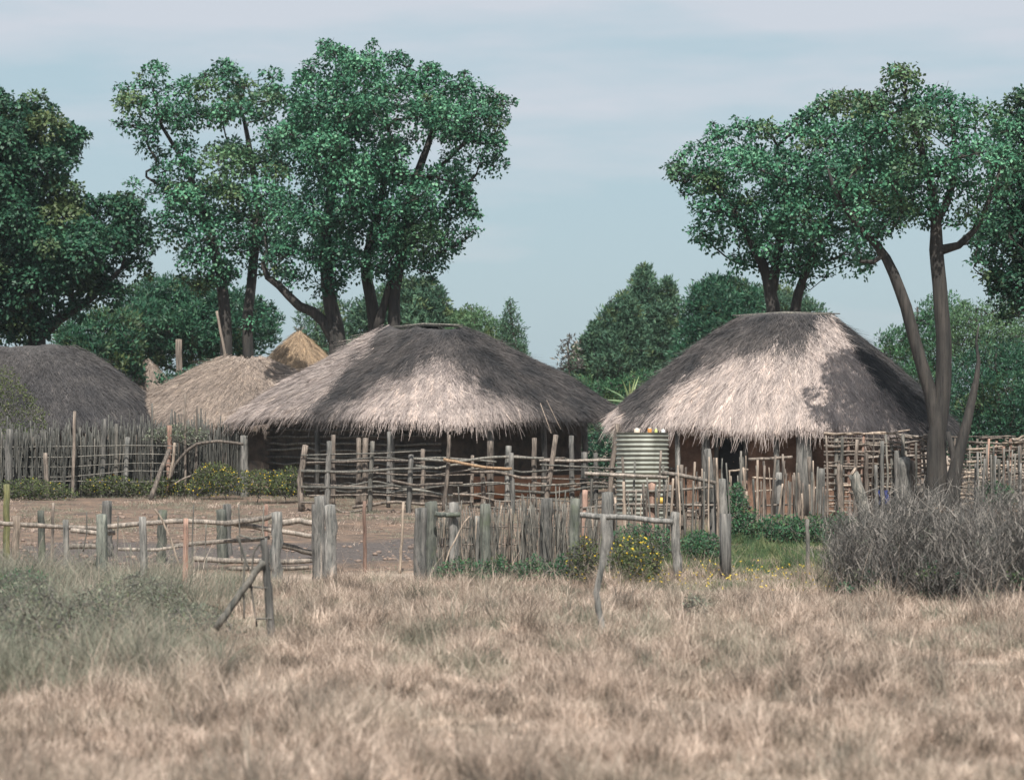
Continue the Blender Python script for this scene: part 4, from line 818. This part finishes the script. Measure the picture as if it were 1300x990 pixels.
# ---------------------------------------------------------------- shrubs
def shrub(label, poly, Y, mat, rad=.18, spacing=.6, thick=.5, leaf=.06, dens=140, flowers=0, name="shrub", group=None, lw=.3, bark=None, olive=.1, maxn=220, cat="shrub"):
    poly = np.array(poly, float); cx = poly[:, 0].mean(); s = S(Y); base = P(cx, GB(Y), Y); base[2] = float(G(Y))
    t = thing(name, label, cat, tuple(base), group); cl = make_clumps(poly, Y, rad, spacing, thick, tries=2500, maxn=maxn)
    cl = [c for c in cl if c[2] > G(c[1]) - .05]
    tr = []
    w = (poly[:, 0].max() - poly[:, 0].min()) * s; ns = max(2, int(w / .6))
    for k in range(ns):
        x = base[0] + (k + .5) / ns * w - w / 2; zb = float(G(Y)) - .05
        tr.append([(x, Y, zb, .014), (x + RNG.uniform(-.05, .05), Y, zb + .12, .012), (x + RNG.uniform(-.1, .1), Y, zb + .22, .01)])
    if cl:
        mb = MB(); skeleton(mb, tr, cl, r_tip=.004, maxr=.02, step=.12, twigs=3); mb.build("stems", bark or M_STICKD, t)
        fm = MB(); foliage(fm, cl, leaf, dens * (rad / .5) ** -2 * .16, squash=1, droop=0, olive=olive, lw=lw, flat=.8, shell=.2); fm.build("foliage", mat, t)
        if flowers:
            idx = RNG.integers(0, len(cl), flowers); C = np.array(cl)[idx]; d = RNG.normal(size=(flowers, 3)); d[:, 1] -= .6; d[:, 2] += .4; d /= np.linalg.norm(d, axis=1)[:, None]
            p = C[:, :3] + d * C[:, 3:] * 1.05; fl = MB()
            for a in range(3):
                ld = RNG.normal(size=(flowers, 3)); ld /= np.linalg.norm(ld, axis=1)[:, None]; sd = np.cross(ld, RNG.normal(size=(flowers, 3))); sd /= np.linalg.norm(sd, axis=1)[:, None]
                fl.leaves(p - ld * .025, ld * .038, sd * .014, RNG.random(flowers), 0)
            fl.build("flowers", M_FLOW, t)["kind"] = "stuff"
    return t
shrub("yellow-flowered shrub against the right end of the left palisade", [(238, 622), (245, 600), (262, 588), (285, 590), (300, 600), (312, 625), (240, 630)], 70, M_OLIVE, .16, flowers=150, dens=220)
shrub("yellow-flowered shrub under the left eave of the middle hut", [(308, 628), (308, 600), (330, 597), (355, 600), (375, 588), (385, 630)], 68.5, M_OLIVE, .16, flowers=90, dens=220)
shrub("low flowering weeds along the foot of the left palisade", [(100, 628), (110, 608), (150, 603), (175, 612), (215, 607), (240, 612), (240, 630)], 71.5, M_OLIVE, .12, flowers=90, dens=150, name="weed_patch", cat="weeds")
shrub("dull green weeds at the left end of the palisade's foot", [(-10, 635), (0, 612), (40, 608), (80, 615), (105, 632)], 69.5, M_OLIVE, .12, flowers=30, dens=150, name="weed_patch", cat="weeds")
shrub("brown-leaved climber hanging over the dark hut's front at the left edge", [(-20, 560), (-20, 480), (10, 462), (30, 490), (55, 520), (60, 545), (40, 560)], 73.2, M_OLIVE, .2, dens=200, olive=.6, name="climbing_shrub", thick=.4)
shrub("tangle of dry twigs and leaves on top of the palisade before the tan hut", [(180, 560), (190, 545), (230, 540), (262, 545), (265, 565)], 71.8, M_SAGE, .12, dens=90, name="dry_tangle", cat="brushwood")
shrub("dark bushes closing the gap between the two big huts", [(722, 625), (724, 560), (750, 540), (790, 535), (830, 540), (835, 625)], 77, M_LEAFD, .25, dens=260, leaf=.1, thick=.8, name="leafy_bush", cat="bush")
shrub("leafy bush on the roof line between the tall pole and the tan hut", [(195, 490), (200, 470), (225, 475), (250, 462), (275, 455), (240, 492), (210, 500)], 84, M_LEAFD, .25, dens=260, leaf=.11, name="leafy_bush", cat="bush")
shrub("dark green leafy plants along the left part of the dense stick fence", [(545, 748), (552, 722), (580, 708), (615, 716), (640, 704), (650, 748)], 47.2, M_BUSH, .11, dens=150, leaf=.05, thick=.35)
shrub("dark green leafy plants along the right part of the dense stick fence", [(648, 744), (650, 716), (680, 706), (700, 716), (715, 702), (728, 744)], 47.3, M_BUSH, .11, dens=150, leaf=.05, thick=.35)
shrub("bush full of yellow flowers under the single straight rail", [(775, 752), (772, 712), (785, 682), (810, 680), (835, 690), (842, 715), (838, 745), (800, 760)], 46.6, M_OLIVE, .13, dens=200, leaf=.045, flowers=150, thick=.5)
shrub("sparse flowering stems right beside the thin post left of the crooked pole", [(718, 745), (722, 700), (740, 680), (758, 690), (760, 740)], 47.0, M_OLIVE, .11, dens=110, leaf=.045, flowers=45, thick=.3)
shrub("low dull green plants behind the single straight rail", [(775, 700), (780, 672), (810, 665), (850, 672), (852, 705)], 51, M_BUSH, .12, dens=110, leaf=.05)
shrub("dark green bush at the foot of the grey posts, left of the squared post", [(862, 712), (866, 686), (885, 675), (910, 680), (920, 712)], 51.5, M_BUSH, .13, dens=200, leaf=.055, thick=.6)
shrub("tall leafy bush under the dark doorway of the right hut", [(918, 690), (920, 650), (926, 618), (940, 612), (950, 640), (962, 650), (960, 695)], 56, M_BUSH, .14, dens=220, leaf=.06, thick=.6)
shrub("broad bright green bush before the thick veranda post", [(955, 692), (960, 662), (990, 655), (1020, 660), (1040, 652), (1050, 690)], 55.5, M_BUSH, .14, dens=230, leaf=.06, thick=.7)
shrub("rounded bright green bush before the woven fence's left end", [(1045, 692), (1048, 658), (1070, 652), (1092, 665), (1098, 690)], 56, M_BUSH, .14, dens=220, leaf=.06, thick=.6)
shrub("small dark green bush on the ground right of the leaning tree", [(1240, 640), (1245, 618), (1262, 612), (1285, 620), (1290, 645)], 59.5, M_BUSH, .13, dens=200, leaf=.06)
shrub("rusty dry leaves heaped around the foot of the leaning tree", [(1160, 672), (1168, 648), (1195, 640), (1215, 650), (1250, 660), (1300, 640), (1305, 690), (1170, 690)], 58.8, M_RUST if 'M_RUST' in globals() else mat_leaf("rust_leaf", (.16, .09, .05), (.3, .18, .11), (.45, .3, .2), .8, .2, .1), .12, dens=150, leaf=.06, name="leaf_heap", cat="leaves")
# blurred grey-green shrubs, bottom left
for k, (lab, poly, Yq, m) in enumerate((
    ("green-topped bushy shrub in the bottom left corner", [(-40, 880), (-40, 750), (-10, 728), (30, 722), (70, 738), (90, 790), (80, 870)], 33, M_SAGE),
    ("hazy grey-green shrub, second from the left edge in the foreground", [(70, 860), (80, 770), (110, 742), (150, 750), (175, 790), (180, 850)], 35, M_SAGE),
    ("wispy grey-green shrub at the foot of the left log rails", [(110, 800), (130, 735), (180, 725), (230, 740), (250, 790), (200, 820)], 40, M_SAGE),
    ("spreading grey shrub left of the braced post", [(170, 860), (190, 780), (230, 765), (280, 770), (310, 800), (320, 860)], 36, M_SAGE),
    ("small dark green bush at the left edge under the pale post", [(-20, 770), (-20, 740), (0, 728), (40, 722), (62, 740), (70, 775)], 39, M_BUSH))):
    shrub(lab, poly, Yq, m, .16, dens=170 if k != 4 else 200, leaf=.05, lw=.14, thick=.9, spacing=.5, olive=.05, maxn=160)
shrub("upright grey-green weed standing in the dry grass below the stout post", [(868, 800), (866, 770), (875, 755), (895, 758), (898, 775), (888, 802)], 39.5, M_SAGE, .09, dens=110, leaf=.05, lw=.2, thick=.2)

# twiggy grey bushes, right
def twig_bush(label, px, Y, w, h, n, lean=0.0, lush=0):
    b = P(px, GB(Y), Y); b[2] = float(G(Y)) - .03; t = thing("twiggy_bush", label, "bush", tuple(b), "leafless bushes at the right")
    mb = MB(); tips = []
    ns = 80; hh_ = [RNG.uniform(.75, 1.2) for _ in range(6)]
    for k in range(ns):
        a = RNG.uniform(0, 6.283); rr = RNG.uniform(.0, 1) ** .7; tip = b + np.array([math.cos(a) * w * rr + lean, math.sin(a) * w * .7 * rr, h * RNG.uniform(.4, 1.15) * hh_[int(a / 1.05) % 6] * (1 - .1 * rr ** 2)])
        root = b + np.array([math.cos(a) * w * .7 * rr + lean * .3, math.sin(a) * w * .5 * rr, 0]); tip = tip + np.array([RNG.normal() * .12, RNG.normal() * .12, 0]); m = (root + tip) / 2 + np.array([math.cos(a), math.sin(a), 0]) * .1 * w - [0, 0, .05]
        u = np.linspace(0, 1, 7)[:, None]; pp = (1 - u) ** 2 * root + 2 * u * (1 - u) * m + u * u * tip + RNG.normal(size=(7, 3)) * .015
        mb.tube(pp, np.linspace(.012, .003, 7), 4, False, RNG.random()); tips.append(pp)
    mb.build("stems", M_TWIGW, t)
    TP = np.concatenate([p[2:] for p in tips]); bl = MB(); idx = RNG.integers(0, len(TP), n); base = TP[idx] + RNG.normal(size=(n, 3)) * .1
    d = RNG.normal(size=(n, 3)) * .7; d[:, 2] = np.abs(d[:, 2]) * .6 + .75; d /= np.linalg.norm(d, axis=1)[:, None]; sd = np.cross(d, RNG.normal(size=(n, 3))); sd /= np.linalg.norm(sd, axis=1)[:, None]
    bl.blades(base, d * RNG.uniform(.1, .34, n)[:, None], sd * .0042, .5, None, 0.0, RNG.normal(size=(n, 3)) * .03); bl.build("twigs", M_TWIG, t)
    if lush:
        sg = [np.array([b[0] + lean + RNG.normal() * w * .5, b[1] - RNG.uniform(0, .5) * w, b[2] + h * RNG.uniform(.3, .85), .12]) for _ in range(lush)]
        fm = MB(); foliage(fm, sg, .04, 300, squash=1, droop=0, lw=.16, flat=.8, shell=.1); fm.build("sparse_leaves", M_SAGE, t)
        cl = [np.array([b[0] + RNG.normal() * w * .5, b[1] - RNG.uniform(0, .6) * w, b[2] + RNG.uniform(.05, h * .42), .15]) for _ in range(lush)]
        fm = MB(); foliage(fm, cl, .045, 900, squash=1, droop=0, lw=.25, flat=.8, shell=.2, olive=.2); fm.build("foliage", M_LEAFD, t)
M_TWIGW = mat_wood("grey_stem_wood", (.10, .092, .09), (.38, .34, .32), 10)
twig_bush("leafless grey bush right of the green grass, leftmost of the twiggy row", 1128, 44.5, .85, 1.05, 7500, -.05, 14)
twig_bush("tallest purple-grey leafless bush, straight below the leaning tree's trunk", 1190, 43.2, .95, 1.3, 9500, -.15, 18)
twig_bush("leafless grey bush just right of the tallest leafless bush", 1242, 42.6, .85, 1.15, 7500, .1, 18)
twig_bush("leafless grey bush cut by the right edge, dark green at its base", 1300, 41.5, .95, 1.35, 8500, 0, 18)
twig_bush("dim grey bush half hidden behind the twiggy row at right", 1225, 48.5, 1.4, 1.2, 9000, 0, 3)
twig_bush("wide low grey bush before the woven fence, behind the twiggy row", 1150, 50.5, 1.3, 1.0, 9000, 0, 3)
twig_bush("low twiggy bush beside the stake in green grass", 1098, 47, .4, .8, 3000, 0, 3)

# aloe between the huts
t = thing("aloe_plant", "spiky bright aloe growing behind the tank between the two roofs", "plant", tuple(P(800, 500, 76)))
c0 = P(800, 512, 76); mb = MB()
for k in range(16):
    a = R(-75 + k * 10) + RNG.normal() * .08; ln = RNG.uniform(.6, 1.0); d = np.array([math.sin(a), RNG.normal() * .3, math.cos(a)]); e = c0 + d * ln; u = np.linspace(0, 1, 6)[:, None]; pp = c0 + (e - c0) * u - np.array([0, 0, .15]) * u * u
    sd = np.cross(d, [0, 1, 0]); w = np.linspace(.045, .004, 6)[:, None]; V = np.concatenate([pp - sd * w, pp + [0, -.02, 0], pp + sd * w]); q = []
    for m in range(5): q += [[m, m + 1, m + 7, m + 6], [m + 6, m + 7, m + 13, m + 12]]
    mb.add(V, q, None, RNG.random())
mb.tube([c0 - [0, 0, c0[2] - float(G(76))], c0], [.09, .07], 8); mb.build("leaves", M_ALOE, t)

# ---------------------------------------------------------------- grass and litter
def grass(name, label, n, xr, yr, h, w, mat, dens=None, green=None, margin=1.3, lean=.35, tuft=10):
    nt_ = n // tuft; y = np.sqrt(RNG.uniform(yr[0] ** 2, yr[1] ** 2, nt_ * 2)); hw = 650 / FPX * y * margin
    x = (RNG.uniform(-1, 1, nt_ * 2) * hw) if xr is None else RNG.uniform(xr[0], xr[1], nt_ * 2)
    k = np.ones(len(x), bool)
    if dens is not None: k = RNG.random(len(x)) < dens(x, y)
    x, y = x[k][:nt_], y[k][:nt_]; m = len(x); sc_ = (.3 + 1.3 * vnoise(x, y, 1.1, 11) * vnoise(x, y, .33, 12) * 2 * RNG.uniform(.6, 1.4, m))
    x = np.repeat(x, tuft) + RNG.normal(size=m * tuft) * .05; y = np.repeat(y, tuft) + RNG.normal(size=m * tuft) * .05; s_ = np.repeat(sc_, tuft)
    N_ = len(x); base = np.stack([x, y, gz_at(x, y) - .01], 1); lv = RNG.normal(size=(N_, 3)) * lean; lv[:, 2] = 1; lv += np.repeat(RNG.normal(size=(m, 3)) * [.15, .15, 0], tuft, 0)
    lv /= np.linalg.norm(lv, axis=1)[:, None]; hh = (h * s_ * RNG.uniform(.45, 1.15, N_))[:, None]
    a = RNG.uniform(0, math.pi, N_); sd = np.stack([np.cos(a), np.sin(a), 0 * a], 1) * (w * RNG.uniform(.6, 1.3, N_))[:, None]
    bend = lv * hh * .3; bend[:, 2] = -hh[:, 0] * RNG.uniform(0, .25, N_); bend[:, :2] += RNG.normal(size=(N_, 2)) * hh * .12
    g = 0 * x if green is None else np.clip(green(x, y), 0, 1)
    rn = np.clip(RNG.random(N_) ** 1.3 * .75 + np.repeat(RNG.random(m), tuft) * .45 - .1, 0, 1)
    o = MB().blades(base, lv * hh, sd, .2, rn, g, bend).build(name, mat, None, (0, 0, 0)); o['kind'] = 'stuff'; return tag(o, label, "grass")
def gr(x, y):
    a = np.clip((vnoise(x, y, 1.0, 21) + vnoise(x, y, .35, 22) * .5 - .85) * 4, 0, 1) * .75 * np.clip((y - 24) / 8, .25, 1)
    left = np.clip((-.085 * y - x + (vnoise(x, y, 1.5, 23) - .5) * 3) * .45, 0, 1) * np.clip((y - 27) / 3, 0, 1) * np.clip((48 - y) / 3, 0, 1)
    return (a + left * .6) * RNG.uniform(.5, 1.15, len(x))
edge = lambda x, y: np.clip((48.3 + (vnoise(x, y, 1.2, 4) - .5) * 1.6 + np.where(x < -3, -.8, 0) - y) * 1.5, 0.0, 1)
grass("dry_grass", "sea of pinkish dry grass filling the foreground", 500000, None, (16.5, 49.5), .235, .0042, M_GRASS, edge, gr)
grass("dry_weeds", "knee-high grey-brown weeds and stalks standing through the dry grass", 60000, None, (17, 48), .42, .0035, M_WEED, lambda x, y: np.clip(vnoise(x, y, .55, 71) * 3 - 1.9, 0, 1), gr, lean=.3, tuft=22)
grass("grey_green_growth", "grey-green wispy growth covering the left foreground", 80000, (-9, -1.2), (28, 47.5), .5, .0045, M_WEED, lambda x, y: np.clip((-.10 * y - x + (vnoise(x, y, 1.5, 23) - .5) * 3) * .5, 0, 1) * np.clip(vnoise(x, y, .6, 72) * 3 - .8, .05, 1), lambda x, y: np.repeat(RNG.uniform(0, 1, len(x) // 18 + 1), 18)[:len(x)], lean=.45, tuft=18)
grass("yard_grass", "short worn grass and litter of the yard around the fences", 170000, None, (48, 80), .08, .004, M_GRASS,
      lambda x, y: np.clip(vnoise(x, y, .9, 31) * 2.2 - .55, 0.05, 1) * np.where((x > -9.6) & (x < -1.2) & (y < 57) & (y > 50.3), .08, 1), lambda x, y: (vnoise(x, y, 1.5, 41) > .45) * .7, tuft=6)
grass("green_grass", "patch of green grass around the squared post at right", 60000, (1.2, 9.0), (45.0, 57.5), .2, .0042, M_GREEN, lambda x, y: np.clip(vnoise(x, y, 1.0, 51) * 2.5 - .3, 0, 1) * np.clip((x - 1.4) * .8, 0, 1))
grass("tall_stalks", "single tall pale stalks rising above the dry grass", 5200, None, (17, 48), .6, .0034, M_GRASS, lambda x, y: np.clip(vnoise(x, y, 1.3, 81) * 2 - .6, .05, 1), None, lean=.16, tuft=3)
# yellow flowers through the green grass
n = 260; x = RNG.uniform(2.2, 7.6, n); y = RNG.uniform(44.5, 48.5, n); base = np.stack([x, y, gz_at(x, y) + RNG.uniform(.1, .3, n)], 1); fl = MB()
for a in range(2):
    ld = RNG.normal(size=(n, 3)); ld /= np.linalg.norm(ld, axis=1)[:, None]; sd = np.cross(ld, RNG.normal(size=(n, 3))); sd /= np.linalg.norm(sd, axis=1)[:, None]; fl.leaves(base, ld * .03, sd * .012, RNG.random(n), 0)
o = fl.build("wild_flowers", M_FLOW, None, (0, 0, 0)); o['kind'] = 'stuff'; tag(o, "tiny yellow flowers scattered along the edge of the green grass", "flowers")
# clods of earth
cl = MB(); PH = (1 + 5 ** .5) / 2
ico = np.array([(-1, PH, 0), (1, PH, 0), (-1, -PH, 0), (1, -PH, 0), (0, -1, PH), (0, 1, PH), (0, -1, -PH), (0, 1, -PH), (PH, 0, -1), (PH, 0, 1), (-PH, 0, -1), (-PH, 0, 1)]) / 1.9
icf = [(0, 11, 5), (0, 5, 1), (0, 1, 7), (0, 7, 10), (0, 10, 11), (1, 5, 9), (5, 11, 4), (11, 10, 2), (10, 7, 6), (7, 1, 8), (3, 9, 4), (3, 4, 2), (3, 2, 6), (3, 6, 8), (3, 8, 9), (4, 9, 5), (2, 4, 11), (6, 2, 10), (8, 6, 7), (9, 8, 1)]
for k in range(2600):
    y = RNG.uniform(50, 66); x = RNG.uniform(-.19 * y, -.2); 
    if vnoise(x, y, 1.3, 61) < .45 and RNG.random() < .8: continue
    s = .014 + .06 * RNG.random() ** 4; cl.add(ico * s * RNG.uniform(.6, 1.3, (12, 1)) * [1, 1, .7] + [x, y, float(gz_at(x, y)) + s * .2], None, icf)
o = cl.build("earth_clods", M_CLOD, None, (0, 0, 0)); o['kind'] = 'stuff'; tag(o, "clods of earth strewn over the yard soil", "earth")

# ---------------------------------------------------------------- air
hz = MB().box((0, 710, 7.5), (1260, 950, 9.5))
m = bpy.data.materials.new("thin_haze"); m.use_nodes = True; n_ = m.node_tree.nodes; n_.clear(); ou = n_.new("ShaderNodeOutputMaterial"); pv = n_.new("ShaderNodeVolumePrincipled")
pv.inputs["Color"].default_value = (.80, .92, 1.0, 1); pv.inputs["Density"].default_value = .00018; pv.inputs["Anisotropy"].default_value = .0
m.node_tree.links.new(pv.outputs[0], ou.inputs["Volume"]); o = hz.build("haze", m, None, (0, 0, 0)); o['kind'] = 'stuff'; tag(o, "thin bluish haze in the air over the whole homestead", "haze")
